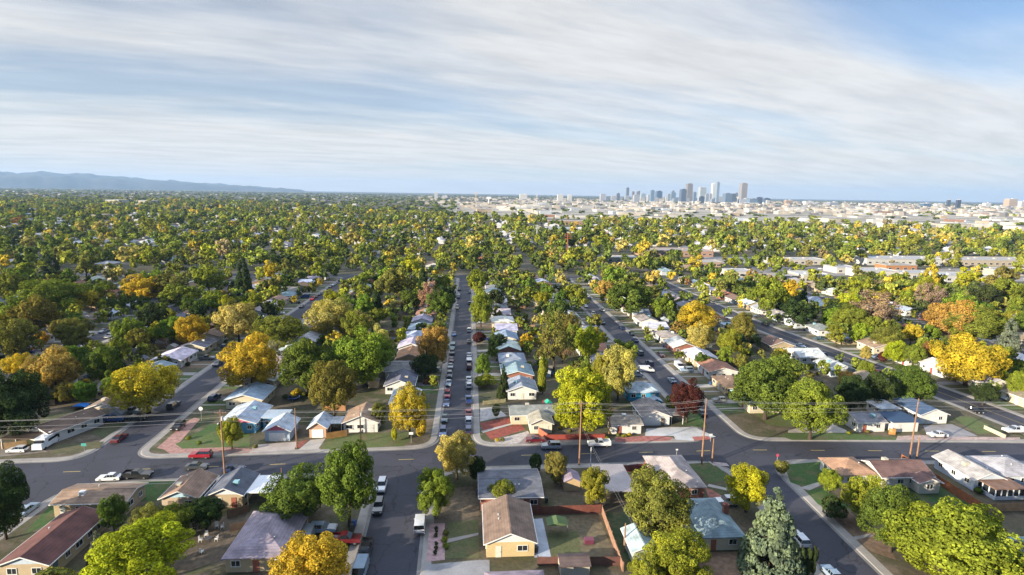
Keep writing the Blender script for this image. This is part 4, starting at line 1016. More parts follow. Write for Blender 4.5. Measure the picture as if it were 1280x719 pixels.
# skyline of office towers: column, top row, width in px, colour, words
TWR = [(772.3, 242.5, 3.6, (.13, .14, .17), 'narrow dark grey'), (783.8, 235.3, 3.2, (.16, .18, .23), 'slender slate'), (791, 240, 2.6, (.25, .19, .17), 'thin brownish'),
 (797, 240, 4, (.22, .22, .25), 'grey slant-topped'), (803, 242.5, 6, (.38, .44, .52), 'broad pale blue'), (814.7, 238.5, 4.6, (.17, .24, .33), 'slate blue'), (823, 239.6, 7, (.08, .12, .19), 'broad dark blue'),
 (825.5, 247, 8, (.6, .6, .58), 'low wide white'), (835.4, 243.4, 3.5, (.3, .31, .34), 'short grey'), (840.4, 240.8, 6, (.2, .27, .36), 'stepped slate blue'), (853, 237.3, 7, (.09, .11, .16), 'dark slate'),
 (860.3, 230.3, 7, (.26, .22, .20), 'tall taupe'), (863, 240, 8, (.55, .55, .55), 'wide pale'), (867.5, 241, 3.6, (.18, .22, .3), 'small slate'), (876.6, 235.6, 8, (.42, .44, .46), 'pale grey twin-topped'),
 (883, 243, 4, (.3, .32, .36), 'short blue grey'), (887.4, 242.5, 3, (.35, .35, .37), 'thin light grey'), (891.2, 229.6, 5.4, (.72, .72, .71), 'tall white'), (895.8, 228.4, 3.4, (.26, .32, .4), 'tallest thin blue grey'),
 (898, 247.6, 9, (.06, .09, .15), 'low wide navy'), (908.4, 242.5, 9, (.15, .19, .26), 'wide slate'), (915.6, 243, 6, (.1, .11, .14), 'dark squat'), (919.8, 241.6, 2.8, (.2, .2, .23), 'thin dark'),
 (927.6, 229.8, 7.6, (.33, .28, .25), 'tall flat-topped taupe'), (925.4, 246.8, 11, (.60, .54, .44), 'cream broad'), (939.3, 249.2, 11, (.17, .22, .3), 'low blue slate'), (957, 248.5, 8, (.07, .1, .16), 'low navy')]
for i, (px, ty, wp, c, wd) in enumerate(TWR):
    x, y = pxpos(px, 5200+260*((i*7) % 5-2)); d = PJ(x, y, 50)[2]; wd_m = wp*d/F_PX; h = height_at(x, y, ty)
    t = thing('office_tower', f'{wd} office tower in the distant downtown skyline', 'tower', (x, y, 0), .12)
    MB().box((0, 0, h/2), (wd_m, wd_m*.8, h)).obj('shaft', 'tower_facade', t, (c[0]*.85+.03, c[1]*.9+.045, c[2]*.92+.07))  # shaft colour lifted toward blue: distance haze put into the paint
    cr = MB()
    if 'slant' in wd: cr.prism([(-wd_m/2, h), (wd_m/2, h), (wd_m/2, h*1.12)], -wd_m*.4, wd_m*.4)
    elif 'stepped' in wd: cr.box((0, 0, h+6), (wd_m*.6, wd_m*.5, 12)).box((0, 0, h+16), (wd_m*.3, wd_m*.3, 10))
    elif 'twin' in wd: cr.box((-wd_m*.3, 0, h+6), (wd_m*.35, wd_m*.6, 12)).box((wd_m*.3, 0, h+6), (wd_m*.35, wd_m*.6, 12))
    else: cr.box((0, 0, h+2), (wd_m*.86, wd_m*.66, 4)).box((wd_m*.1, 0, h+6), (wd_m*.3, wd_m*.3, 5))
    cr.obj('crown', 'far_wall', t, tuple(v*.7 for v in c)); MB().box((0, 0, 6), (wd_m*1.25, wd_m, 12)).obj('podium', 'far_wall', t, (.5, .49, .47))
for q in range(26):
    TWR_px = 752+q*8.2+R.uniform(-2.5, 2.5); sh = R.choice([(.36, .40, .46), (.5, .5, .5), (.24, .29, .37), (.56, .52, .47), (.42, .44, .5)]); x, y = pxpos(TWR_px, 4900+R.uniform(-250, 350)); d = PJ(x, y, 30)[2]  # hazy tints: some of the distance haze is in these colours
    w_ = R.uniform(4, 8.5)*d/F_PX; h = R.uniform(28, 66); t = thing('office_block', f'{R.choice(("pale", "grey", "sandy", "bluish"))} lower office block among the downtown towers', 'building', (x, y, 0), .12)
    MB().box((0, 0, h/2), (w_, w_*.7, h)).obj('wall', 'tower_facade', t, sh); MB().box((0, 0, h+1.5), (w_*.7, w_*.5, 3)).obj('roof', 'far_wall', t, tuple(v*.8 for v in sh))
MID = [(1080, 256, 10, (.62, .6, .56), 'low white'), (1156, 254.5, 12, (.1, .16, .25), 'wide dark blue'), (1172.5, 255, 9, (.68, .66, .62), 'white stepped'), (1185, 250, 4, (.07, .08, .12), 'dark narrow'),
 (1197, 250, 5, (.06, .07, .11), 'black glass'), (1200, 256, 9, (.7, .68, .64), 'white block beneath the black glass'), (1232.7, 254, 8, (.66, .66, .65), 'plain white'), (1262, 249, 12, (.5, .38, .28), 'wide tan'),
 (1249, 258, 13, (.66, .64, .6), 'broad low white'), (1277, 252, 8, (.55, .55, .56), 'pale edge'), (985, 250.5, 9, (.4, .28, .2), 'brick coloured'), (1010, 252, 12, (.6, .6, .6), 'long pale'), (1040, 253, 12, (.3, .33, .4), 'grey blue'),
 (1100, 255, 12, (.55, .45, .36), 'sandy'), (545, 240.5, 4, (.6, .62, .65), 'small pale'), (556, 245, 6, (.62, .64, .66), 'white low'), (700, 243.5, 7, (.6, .6, .6), 'flat white'), (712, 244, 5, (.6, .6, .6), 'square white'), (654, 243, 9, (.66, .66, .66), 'long white topped')]
for i, (px, ty, wp, c, wd) in enumerate(MID):
    x, y = pxpos(px, 4300+300*((i*5) % 4)); d = PJ(x, y, 30)[2]; w_ = wp*d/F_PX; h = height_at(x, y, ty)
    t = thing('midrise_block', f'{wd} mid-rise block near the horizon', 'building', (x, y, 0), .1)
    MB().box((0, 0, h/2), (w_, w_*.6, h)).obj('wall', 'tower_facade', t, c); MB().box((0, 0, h+1), (w_*.9, w_*.5, 2.4)).box((w_*.2, 0, h+4), (w_*.2, w_*.2, 5)).obj('roof', 'far_wall', t, (.5, .5, .5))
# pale works and warehouses in front of the skyline
WCOL = [('white', (.72, .71, .68)), ('cream', (.66, .60, .50)), ('pale grey', (.52, .52, .53)), ('sandy', (.55, .44, .33)), ('pale blue', (.48, .54, .62)), ('brick', (.36, .2, .14))]
nW = 0
while nW < 170:
    px = R.uniform(600, 1330); x, y = pxpos(px, 1050+2300*R.random()**1.2)
    if y < edge_far(x)+70: continue
    w_, dp, h = R.uniform(22, 85), R.uniform(18, 55), R.uniform(4.5, 10)
    if any(abs(x-a)+abs(y-e) < 45 for a, e in TREEPOS_W) if nW and False else False: continue
    nm, c = R.choices(WCOL, [6, 3, 2.5, 1.5, 1, .6])[0]; nW += 1
    t = thing('warehouse', f'{nm} flat roofed warehouse in the pale works district', 'warehouse', (x, y, 0), R.choice((0, .1, .1, -.2)), None)
    MB().box((0, 0, h/2), (w_, dp, h)).obj('wall', 'works_wall', t, tuple(v*.78 for v in c))
    MB().box((0, 0, h+.3), (w_+.5, dp+.5, .6)).box((w_*.2, 0, h+1.4), (4, 4, 2)).obj('roof', 'works_wall', t, R.choice(((.6, .59, .57), (.48, .47, .46), (.34, .33, .32), (.24, .24, .25))))
mb = MB()
for k in range(2300):
    px = R.uniform(-40, 1330); y = 2000+5600*R.random(); x, y = pxpos(px, y)
    if px < 520 and R.random() < .8: continue
    if y < edge_far(x): continue
    s_ = R.uniform(10, 42) if px > 520 else R.uniform(10, 26); h = R.uniform(4, 11)+(10*R.random()**4 if px > 800 else 0); mb.box((x, y, h/2), (s_, R.uniform(12, 40), h))
o = struct(mb.obj('distant_buildings', 'town_wall'), 'stuff')
# houses standing among the far trees
nF = 0
while nF < 95:
    y = R.uniform(FAR_Y+18, 900); x = R.uniform(-.9, .95)*y
    if not visible(x, y, 4, 0) or in_open(x, y) or y > edge_far(x)-60: continue
    if any((tx-x)**2+(ty-y)**2 < 30 for a in range(int(x//16)-1, int(x//16)+2) for e in range(int(y//16)-1, int(y//16)+2) for tx, ty, tr in grid.get((a, e), ())): continue
    if not free(x, y, 10, 12): continue
    nm, rc = R.choices(ROOFS, RW)[0]; nF += 1
    house(x, y, R.uniform(9, 12), R.uniform(11, 17), f'distant {nm} roofed house among trees beyond the end road', R.choice('xy'), R.choice(('gable', 'hip')), tuple(v*1.1 for v in rc), R.choice(WALLS), 3.2, 1.8, detail=0, base=0)
mb, mr = MB(), MB(); nH = 0; tr_ = 0
while nH < 700 and tr_ < 9000:
    tr_ += 1; y = R.uniform(600, 1500); x = R.uniform(-.95, 1.0)*y
    if y > edge_far(x)-40 or in_open(x, y) or not visible(x, y, 4, 0): continue
    if any((tx-x)**2+(ty-y)**2 < 16 for a in range(int(x//16)-1, int(x//16)+2) for e in range(int(y//16)-1, int(y//16)+2) for tx, ty, tr in grid.get((a, e), ())): continue
    nH += 1; w_, d_ = R.uniform(8, 14), R.uniform(9, 16); mb.box((x, y, 1.7), (w_, d_, 3.4)); m2 = (mr, mb)[nH % 2]
    m2.add([(x-w_/2-.4, y-d_/2-.4, 3.3), (x+w_/2+.4, y-d_/2-.4, 3.3), (x+w_/2+.4, y+d_/2+.4, 3.3), (x-w_/2-.4, y+d_/2+.4, 3.3), (x, y-d_/2-.4, 5.2), (x, y+d_/2+.4, 5.2)], [(0, 1, 4), (2, 3, 5), (1, 2, 5, 4), (3, 0, 4, 5), (0, 3, 2, 1)])
struct(mb.obj('distant_houses', 'far_wall', None, (.60, .60, .62)), 'stuff'); struct(mr.obj('distant_roofs', 'far_wall', None, (.30, .29, .31)), 'stuff')
# stores, school and other large flat roofed buildings: px left, px right, base row, depth m, height m
def store(xl, xr, yb, dp, h, col, roof, label, rz=0., bands=(.05, .06, .08), name='store_building', cat='store'):
    (xa, ya), (xb, yb_) = G(xl, yb), G(xr, yb); x, y = (xa+xb)/2, (ya+yb_)/2+dp/2; w_ = math.hypot(xb-xa, 0)
    h *= .85; col = tuple(v*.72 for v in col); roof = tuple(v*.7 for v in roof)
    t = thing(name, label, cat, (x, y, 0), rz); FOOT.append((x-w_/2, x+w_/2, y-dp/2, y+dp/2))
    MB().box((0, 0, h/2), (w_, dp, h)).obj('wall', 'siding', t, col)
    r = MB().box((0, 0, h+.15), (w_+.3, dp+.3, .3))
    for sx, sy, a, e in ((0, -1, w_+.3, .3), (0, 1, w_+.3, .3), (-1, 0, .3, dp-.3), (1, 0, .3, dp-.3)): r.box((sx*w_/2, sy*dp/2, h+.55), (a, e, .5))
    for k in range(int(w_/14)): r.box((-w_/2+7+k*14, R.uniform(-.2, .2)*dp, h+.9), (2.2, 2.2, 1.2))
    r.obj('roof', 'metal_sheet', t, roof)
    n = max(2, int(w_/6))
    for k in range(min(n, 24)): place('window', win_meshes(2.8, 1.6)[0], t, (.6, .6, .6), (-w_/2+w_*(k+.5)/n, -dp/2-.05, h*.45)); place('pane', win_meshes(2.8, 1.6)[1], bpy.data.objects[-1] if False else t.children[-1], (1, 1, 1))
    return t
store(1085, 1180, 332, 26, 6.5, (.66, .66, .64), (.62, .61, .6), 'long white flat roofed store at the right')
store(1108, 1145, 339, 14, 5.5, (.50, .23, .10), (.5, .48, .45), 'orange fronted shop before the long white store')
store(1078, 1122, 348, 20, 6, (.68, .66, .63), (.66, .65, .64), 'white shop with a flat roof beside the car lot')
store(1183, 1300, 333, 30, 6, (.56, .48, .38), (.62, .58, .53), 'long sandy flat roofed store')
store(1182, 1238, 353, 18, 5.5, (.7, .7, .7), (.66, .67, .68), 'white flat roofed workshop near the right edge')
store(1004, 1040, 354, 24, 6, (.6, .56, .5), (.7, .69, .68), 'white roofed hall beside the grey lot')
store(912, 942, 347, 16, 5, (.66, .65, .64), (.6, .6, .62), 'small white flat roofed building')
store(802, 890, 321, 30, 6.5, (.48, .30, .23), (.50, .42, .38), 'long pinkish brick school building', name='school_building', cat='school')
store(687, 724, 291, 40, 7, (.4, .42, .45), (.46, .52, .58), 'pale blue grey flat roofed hall in the trees')
store(688, 738, 281, 40, 8, (.42, .26, .18), (.5, .45, .42), 'long brick hall in the trees')
store(150, 181, 318, 26, 6, (.20, .24, .33), (.15, .20, .30), 'dark blue roofed hall left of the far left street')
store(0, 18, 275, 60, 10, (.2, .26, .36), (.26, .33, .42), 'blue grey warehouse at the left edge')
store(22, 74, 282, 40, 7, (.45, .48, .54), (.5, .52, .56), 'long pale grey warehouse at the left')
store(108, 124, 275, 40, 10, (.50, .40, .28), (.5, .46, .4), 'tan block left of the far trees')
store(128, 152, 255, 60, 16, (.66, .64, .6), (.6, .6, .6), 'white block on the left horizon')
store(164, 192, 256, 60, 16, (.66, .6, .5), (.6, .6, .6), 'cream block on the left horizon')
store(236, 262, 261, 60, 10, (.62, .64, .66), (.6, .6, .6), 'low white hall on the left horizon')
store(276, 302, 259, 60, 9, (.66, .66, .66), (.6, .6, .6), 'flat white hall on the left horizon')
store(338, 378, 263, 60, 8, (.60, .56, .52), (.6, .58, .56), 'low pinkish hall beyond the left trees')
store(1128, 1178, 349, 16, 5, (.62, .60, .57), (.58, .58, .58), 'grey white workshop in the store yards', name='store_building')
store(1244, 1292, 345, 20, 5, (.55, .5, .44), (.62, .6, .56), 'sandy shed roofed store at the right edge')
store(1046, 1074, 342, 18, 5, (.66, .64, .6), (.6, .6, .62), 'small pale store left of the store yards')
store(846, 902, 334, 18, 4.5, (.52, .36, .28), (.55, .5, .47), 'low brick shop in front of the school')
store(758, 798, 328, 18, 4.5, (.6, .56, .5), (.6, .58, .56), 'low cream hall left of the school')
store(948, 1000, 353, 16, 4.5, (.5, .4, .33), (.5, .46, .43), 'low brown roofed shop below the grey lot')
store(968, 1030, 331, 18, 5, (.6, .57, .52), (.64, .63, .62), 'long pale shop behind the grey lot')
patch('parking_lot', [(940, 334), (1040, 334), (1060, 345), (935, 345)], 'concrete', (.22, .21, .21), .06)
patch('parking_lot', [(1080, 338), (1290, 334), (1300, 352), (1090, 352)], 'concrete', (.28, .26, .25), .05)
patch('parking_lot', [(880, 321), (965, 322), (965, 330), (880, 329)], 'concrete', (.30, .28, .27), .06)
# far woodland up to the horizon
L3 = []
for k in range(9000):
    px = R.uniform(-60, 1340); yy = 1200+9500*R.random()**1.3; x, y = pxpos(px, yy)
    if y < edge_far(x)-100: continue
    if px > 570 and y < 4300 and R.random() > .30: continue
    if px > 570 and y < 6800 and R.random() > .35: continue
    if in_open(x, y): continue
    L3.append((x, y, R.uniform(8, 17), R.uniform(8, 13), R.choices(['DG', 'G', 'OL', 'YG', 'GY'], [4, 3, 2, 1.2, 1.5])[0]))
mass('horizon_woodland', L3, 46, .42, 6, 4)
# masts
def mast(px, yb, yt, col, label, r=.35, name='mast'):
    x, y = G(px, yb); h = height_at(x, y, yt); t = thing(name, label, 'mast', (x, y, 0))
    MB().tube([(0, 0, 0), (0, 0, h)], [r, r*.6], 8).obj('pole', 'wood', t, col); m_ = MB()
    for k in (.8, .88, .95): m_.box((0, 0, h*k), (r*7, r*.8, r*.8))
    m_.obj('crossarm', 'wood', t, col); return t
mast(709, 326, 291, (.20, .07, .035), 'tall red brown mast among the middle trees', .9)
mast(671, 305, 281, (.45, .45, .45), 'pale grey mast among the middle trees', .7)
mast(595, 256, 240, (.5, .4, .3), 'tan lattice mast before the pale works', 2); mast(611, 257, 246, (.7, .7, .7), 'white chimney mast before the pale works', 3)
mast(671, 255, 243, (.55, .5, .45), 'thin mast left of the skyline', 1.8)

# ------------------------------------------------------------------ vehicles
def car_meshes(kind):
    Ld, Wd = {'sedan': (4.6, 1.8), 'hatchback': (4.1, 1.75), 'suv': (4.7, 1.9), 'pickup': (5.5, 1.95), 'van': (5.2, 2.0)}[kind]; l = Ld/2; w_ = Wd/2
    body = {'sedan': [(-l, .32), (l, .32), (l, .68), (l-.15, .82), (.75, .95), (-1.35, .98), (-l+.05, .93), (-l, .6)],
            'hatchback': [(-l, .32), (l, .32), (l, .7), (l-.15, .85), (.7, .98), (-l+.1, 1.0), (-l, .6)],
            'suv': [(-l, .4), (l, .4), (l, .85), (l-.15, 1.02), (.75, 1.12), (-l+.05, 1.12), (-l, .7)],
            'pickup': [(-l, .45), (l, .45), (l, .95), (l-.15, 1.08), (.95, 1.16), (-l, 1.12)],
            'van': [(-l, .35), (l, .35), (l, .85), (l-.35, 1.1), (l-.7, 1.22), (-l, 1.22)]}[kind]
    glass = {'sedan': [(.85, .94), (-1.55, .97), (-1.0, 1.38), (.15, 1.4)], 'hatchback': [(.8, .97), (-l+.12, .99), (-l+.5, 1.43), (.1, 1.46)],
             'suv': [(.85, 1.11), (-l+.08, 1.11), (-l+.3, 1.68), (.2, 1.7)], 'pickup': [(1.05, 1.15), (-.85, 1.14), (-.72, 1.72), (.35, 1.74)],
             'van': [(l-.75, 1.21), (-l+.02, 1.21), (-l+.08, 1.95), (l-1.5, 1.98)]}[kind]
    def loft(prof, wb, wt, z0, z1):
        n = len(prof); ww = lambda z: wb+(wt-wb)*max(0, min(1, (z-z0)/(z1-z0)))
        return MB().add([(-ww(z), y, z) for y, z in prof]+[(ww(z), y, z) for y, z in prof], [tuple(range(n)), tuple(n+i for i in reversed(range(n)))]+[(i, n+i, n+(i+1) % n, (i+1) % n) for i in range(n)])
    zb = body[2][1]; B = loft(body, w_, w_-.06, zb-.1, body[3][1]+.1)
    zt = max(z for _, z in glass); z0 = min(z for _, z in glass); top = [p for p in glass if p[1] > zt-.1]; ys = sorted(p[0] for p in top)
    inn = w_-.28 if kind != 'van' else w_-.12
    B.box((0, (ys[0]+ys[1])/2, zt+.01), (inn*2+.02, ys[1]-ys[0]+.06, .06))
    for yy in np.linspace(ys[0], ys[1], 3 if kind != 'pickup' else 2):        # pillars
        for sx in (-1, 1):
            yb = yy*1.06; B.tube([(sx*(w_-.09), yb, z0), (sx*(inn+.01), yy, zt)], .045, 4)
    if kind == 'van':
        for sx in (-1, 1): B.add([(sx*(w_-.065), -l+.05, 1.2), (sx*(w_-.065), l-2.0, 1.2), (sx*(inn+.015), l-2.2, 1.97), (sx*(inn+.015), -l+.1, 1.96)], [(0, 1, 2, 3)])
    if kind == 'pickup':
        B.box((0, -l+.06, 1.28), (Wd-.14, .08, .32)).box((-w_+.1, -1.85, 1.28), (.08, 1.75, .3)).box((w_-.1, -1.85, 1.28), (.08, 1.75, .3))
    for sx in (-1, 1): B.box((sx*(w_+.06), .75, z0+.08), (.16, .1, .12))
    Gm = loft(glass, w_-.1, inn, z0, zt)
    B_ = B.mesh('body', 'car_paint'); bm = bmesh.new(); bm.from_mesh(B_); bmesh.ops.bevel(bm, geom=[e for e in bm.edges if e.calc_length() > .25], offset=.04, segments=2, affect='EDGES', clamp_overlap=True); bm.to_mesh(B_); bm.free()
    ext = MB().box((0, l-.02, .48), (Wd-.3, .06, .16))
    return dict(body=B_, glass=Gm.mesh('windows', 'car_glass'), bumper=ext.mesh('bumper', 'rubber'), L=Ld, W=Wd, zl=zb)
CARM = {k: car_meshes(k) for k in ('sedan', 'hatchback', 'suv', 'pickup', 'van')}
_tyre = MB().cyl((0, 0, 0), .33, .22, 14, 'x').mesh('tyre', 'rubber'); _rim = MB().cyl((0, 0, 0), .20, .235, 10, 'x').mesh('rim', 'rim')
_hl = MB().box((0, 0, 0), (.36, .06, .14)).mesh('headlight', 'lamp_glass'); _tl = MB().box((0, 0, 0), (.3, .06, .16)).mesh('taillight', 'tail_glass')
CARPOS = []
def car(kind, x, y, rz, col, label, base=.03, group=None, small=False):
    m = CARM[kind]; t = thing('parked_car' if kind != 'pickup' and kind != 'van' else {'pickup': 'pickup_truck', 'van': 'van'}[kind], label, {'pickup': 'truck', 'van': 'van'}.get(kind, 'car'), (x, y, base), rz, group)
    place('body', m['body'], t, col); place('window', m['glass'], t); CARPOS.append((x, y))
    for sy in (-1, 1):
        for sx in (-1, 1):
            w_ = place('wheel', _tyre, t, (1, 1, 1), (sx*(m['W']/2-.12), sy*m['L']*.31, .33))
            if not small: place('rim', _rim, w_)
    if not small:
        place('bumper', m['bumper'], t); place('bumper', m['bumper'], t, rz=PI)
        for sx in (-1, 1):
            place('headlight', _hl, t, (1, 1, 1), (sx*(m['W']/2-.28), m['L']/2-.01, m['zl']-.06)); place('taillight', _tl, t, (1, 1, 1), (sx*(m['W']/2-.25), -m['L']/2+.01, m['zl']-.02))
    return t
CC = {'white': (.66, .66, .67), 'silver': (.36, .38, .41), 'black': (.012, .012, .014), 'dark blue': (.02, .035, .10), 'blue': (.02, .06, .19), 'red': (.30, .012, .025), 'dark red': (.11, .010, .016), 'grey': (.14, .15, .16), 'teal': (.03, .085, .11), 'pale blue': (.27, .35, .44), 'dark grey': (.05, .055, .06)}
NY, SY_, EX, WX = 0, PI, -PI/2, PI/2
for px, py, kd, rz, c, lab in [
 (137, 596, 'sedan', WX, 'white', 'white sedan behind the black pickup on the crossing road'), (172, 593, 'pickup', EX, 'black', 'black pickup at the kerb by the tan roofed corner house'),
 (34, 636, 'sedan', NY, 'pale blue', 'pale blue sedan on the left-hand lane'), (251, 568, 'suv', WX, 'red', 'bright red suv against the pink mulch kerb'),
 (246, 582, 'sedan', EX, 'dark grey', 'dark grey car driving along the crossing road'), (292, 585, 'sedan', EX, 'dark blue', 'dark blue sedan beside the foot of the tall pole'),
 (149, 547, 'sedan', NY, 'dark red', 'dark red sedan at the corner of the left-hand street'), (223, 533, 'suv', SY_, 'black', 'black car turning out of the left-hand street'),
 (217, 506, 'suv', NY, 'dark grey', 'dark grey suv at the left kerb of the left-hand street'), (268, 497, 'suv', NY, 'dark blue', 'dark blue suv at the right kerb of the left-hand street'),
 (166, 514, 'suv', EX, 'silver', 'silver suv on the driveway under the golden tree'), (171, 522, 'sedan', EX, 'black', 'black sedan on the driveway beside the silver suv'), (142, 524, 'pickup', EX, 'blue', 'blue pickup beside the askew brown roofed house'),
 (22, 562, 'hatchback', WX, 'white', 'small white hatchback on the gravel by the motorhome'),
 (477, 607, 'suv', SY_, 'white', 'white suv at the kerb under the tall full green tree'), (473, 633, 'suv', SY_, 'dark grey', 'dark grey suv behind the white one in the central lane'), (529, 610, 'sedan', NY, 'silver', 'silver sedan half hidden by the green kerbside tree'),
 (525, 655, 'van', NY, 'white', 'white van parked by the pink gravel strip'), (457, 688, 'pickup', SY_, 'black', 'black pickup with an open bed near the golden tree'), (450, 714, 'van', SY_, 'pale blue', 'pale blue van behind the black pickup'),
 (432, 674, 'pickup', EX, 'dark red', 'dark red pickup on the dirt drive beside the golden tree'), (404, 661, 'suv', EX, 'pale blue', 'pale blue suv beside the mauve roofed house'), (386, 668, 'van', NY, 'silver', 'silver van against the wall of the mauve roofed house'),
 (999, 673, 'suv', NY, 'white', 'white suv at the kerb right of the spruce'), (1041, 717, 'sedan', NY, 'pale blue', 'pale blue sedan in the lane at the bottom edge'), (908, 627, 'suv', WX, 'white', 'white suv in the driveway of the teal roofed house'),
 (689, 557, 'suv', WX, 'silver', 'silver suv at the kerb below the red fence'), (749, 554, 'pickup', WX, 'white', 'white crew pickup at the kerb by the cactus bed'), (669, 549, 'sedan', WX, 'dark red', 'dark red sedan on the driveway beside the red fence'),
 (1172, 543, 'sedan', WX, 'white', 'white sedan on the drive beside the flat dark blue roof'), (1268, 538, 'pickup', WX, 'white', 'white pickup by the low stone wall at the right edge'), (1218, 512, 'sedan', SY_, 'black', 'black car driving down the far right street'),
 (877, 515, 'sedan', NY, 'dark grey', 'dark sedan beside the dark red tree'), (840, 475, 'sedan', NY, 'pale blue', 'pale blue sedan at the left kerb below the dark red tree'), (849, 458, 'van', SY_, 'white', 'white van at the right kerb of the right-hand street'),
 (826, 443, 'sedan', SY_, 'dark red', 'dark red sedan above the white van'), (808, 462, 'van', EX, 'white', 'white van on a front drive left of the right-hand street'), (812, 454, 'suv', NY, 'dark blue', 'dark blue suv at the left kerb of the right-hand street'), (800, 441, 'suv', NY, 'teal', 'teal suv beyond the dark blue one'),
 (790, 417, 'sedan', SY_, 'black', 'black sedan in the middle of the right-hand street'), (1001, 432, 'sedan', SY_, 'pale blue', 'pale blue car on the far right street'), (1027, 441, 'sedan', SY_, 'black', 'black car following on the far right street'), (1095, 462, 'suv', SY_, 'dark red', 'dark red suv at the kerb of the far right street'), (1262, 498, 'suv', WX, 'pale blue', 'pale blue suv on a drive beyond the far right street')]:
    x, y = G(px, py, .75); car(kd, x, y, rz+R.uniform(-.04, .04), CC[c], lab, .03 if road_gap(x, y) < 0 else KZ+.02)
# kerbside rows: (street, side, photo rows of the hand-read cars with kind and colour)
ROW = {('central street', -1): [(540, 'suv', 'blue'), (522, 'sedan', 'teal'), (503, 'sedan', 'blue'), (493, 'suv', 'red'), (478, 'sedan', 'pale blue'), (468, 'suv', 'grey'), (457, 'sedan', 'silver'), (449, 'sedan', 'dark red'), (440, 'suv', 'dark grey'), (433, 'van', 'teal'), (417, 'sedan', 'blue')],
       ('central street', 1): [(536, 'suv', 'dark blue'), (525, 'suv', 'white'), (515, 'sedan', 'red'), (499, 'pickup', 'blue'), (481, 'suv', 'white'), (473, 'sedan', 'pale blue'), (458, 'suv', 'dark red'), (452, 'van', 'white'), (443, 'sedan', 'white'), (426, 'sedan', 'black'), (412, 'suv', 'white')]}
for (st, sd_), L in ROW.items():
    pl, hw = STREETS[st]; side = 'left' if sd_ < 0 else 'right'
    for i, (py, kd, c) in enumerate(L):
        lo, hi = 118., 400.
        for _ in range(40):
            m_ = (lo+hi)/2; q = PJ(lerp_x(pl, m_)+sd_*(hw-1.1), m_, .8)[1]
            if q > py: lo = m_
            else: hi = m_
        y = lo; x = lerp_x(pl, y)+sd_*(hw-1.1); car(kd, x, y, (NY if sd_ > 0 else SY_)+R.uniform(-.03, .03), CC[c], f'{c} {kd}, {ordw(i+1)} from the corner at the {side} kerb of the central street', .03, 'cars parked along the central street', y > 200)
for st, sd_, y0, y1, pr in (('central street', -1, 285, 398, .24), ('central street', 1, 285, 398, .24), ('right-hand street', -1, 235, 395, .35), ('right-hand street', 1, 225, 395, .35), ('left-hand street', -1, 195, 395, .3), ('left-hand street', 1, 205, 395, .3), ('far left street', -1, 215, 390, .3), ('far left street', 1, 200, 390, .3), ('far right street', 1, 235, 390, .25)):
    pl, hw = STREETS[st]; y = y0; i = 0; side = 'left' if sd_ < 0 else 'right'
    while y < y1:
        x = lerp_x(pl, y)+sd_*(hw-1.1)
        if R.random() < pr and visible(x, y, 1, -5) and all(abs(x-a)+abs(y-e) > 5.5 for a, e in CARPOS):
            i += 1; c = R.choices(list(CC), [6, 4, 3, 2, 2, 1, 1, 3, 1, 1, 3])[0]; kd = R.choice(('sedan', 'sedan', 'suv', 'suv', 'hatchback', 'pickup'))
            car(kd, x, y, (NY if sd_ > 0 else SY_)+R.uniform(-.03, .03), CC[c], f'{c} {kd}, {ordw(i)} of the far cars on the {side} of the {st}', .03, f'cars parked along the {st}', True)
        y += R.uniform(5.8, 8)
for st, sd_, kerb, hx, hy, depth, wid, i in LOTS:
    if R.random() < .38 and hy < 320:
        yy = hy-wid/2+.2+wid*.62+2.0; xx = kerb+sd_*R.uniform(4.4, 5.6); c = R.choices(list(CC), [6, 4, 3, 2, 2, 1, 1, 3, 1, 1, 3])[0]; kd = R.choice(('sedan', 'suv', 'hatchback', 'pickup', 'van'))
        if all(abs(xx-a)+abs(yy-e) > 4.5 for a, e in CARPOS): car(kd, xx, yy, R.choice((EX, WX)), CC[c], f'{c} {kd} on the driveway of the {ordw(i)} {"left" if sd_ < 0 else "right"} house on {st}', KZ+.01, None, hy > 200)
for k in range(34):
    px, py = R.choice(((R.uniform(945, 1040), R.uniform(336, 344)), (R.uniform(1095, 1285), R.uniform(337, 350)))); x, y = G(px, py, .5); c = R.choices(list(CC), [6, 4, 3, 2, 2, 2, 1, 3, 1, 1, 3])[0]
    if all(abs(x-a)+abs(y-e) > 6 for a, e in CARPOS) and not any(f[0]-2 < x < f[1]+2 and f[2]-2 < y < f[3]+2 for f in FOOT): car(R.choice(('sedan', 'suv', 'hatchback')), x, y, R.choice((NY, EX))+.1, CC[c], f'{c} car on the far store lots', .12, 'cars on the store lots', True)
# motorhome beside the askew brown roofed house
x, y = -98.2, 132.4; t = thing('motorhome', 'long white motorhome parked slantwise beside the askew brown roofed house', 'motorhome', (x, y, KZ), PI+.05)
MB().box((0, -.6, 1.55), (2.3, 6.2, 2.3), 0, .96).box((0, 2.9, 1.15), (2.2, 1.4, 1.3), 0, .9).obj('body', 'car_paint', t, (.72, .76, .8)); MB().box((0, 2.5, 1.95), (2.0, .9, .75), 0, .85).box((0, -.8, 1.8), (2.34, 4.2, .6)).obj('window', 'car_glass', t)
MB().box((0, -1.2, 2.85), (1.1, 1.3, .3)).box((0, 1.0, 2.8), (.6, .6, .2)).obj('roof_unit', 'paint', t, (.7, .7, .7))
for sx in (-1, 1):
    for yy in (-2.2, 2.4): place('wheel', _tyre, t, (1, 1, 1), (sx*1.05, yy, .36), 0, (1.1, 1.1, 1.1))

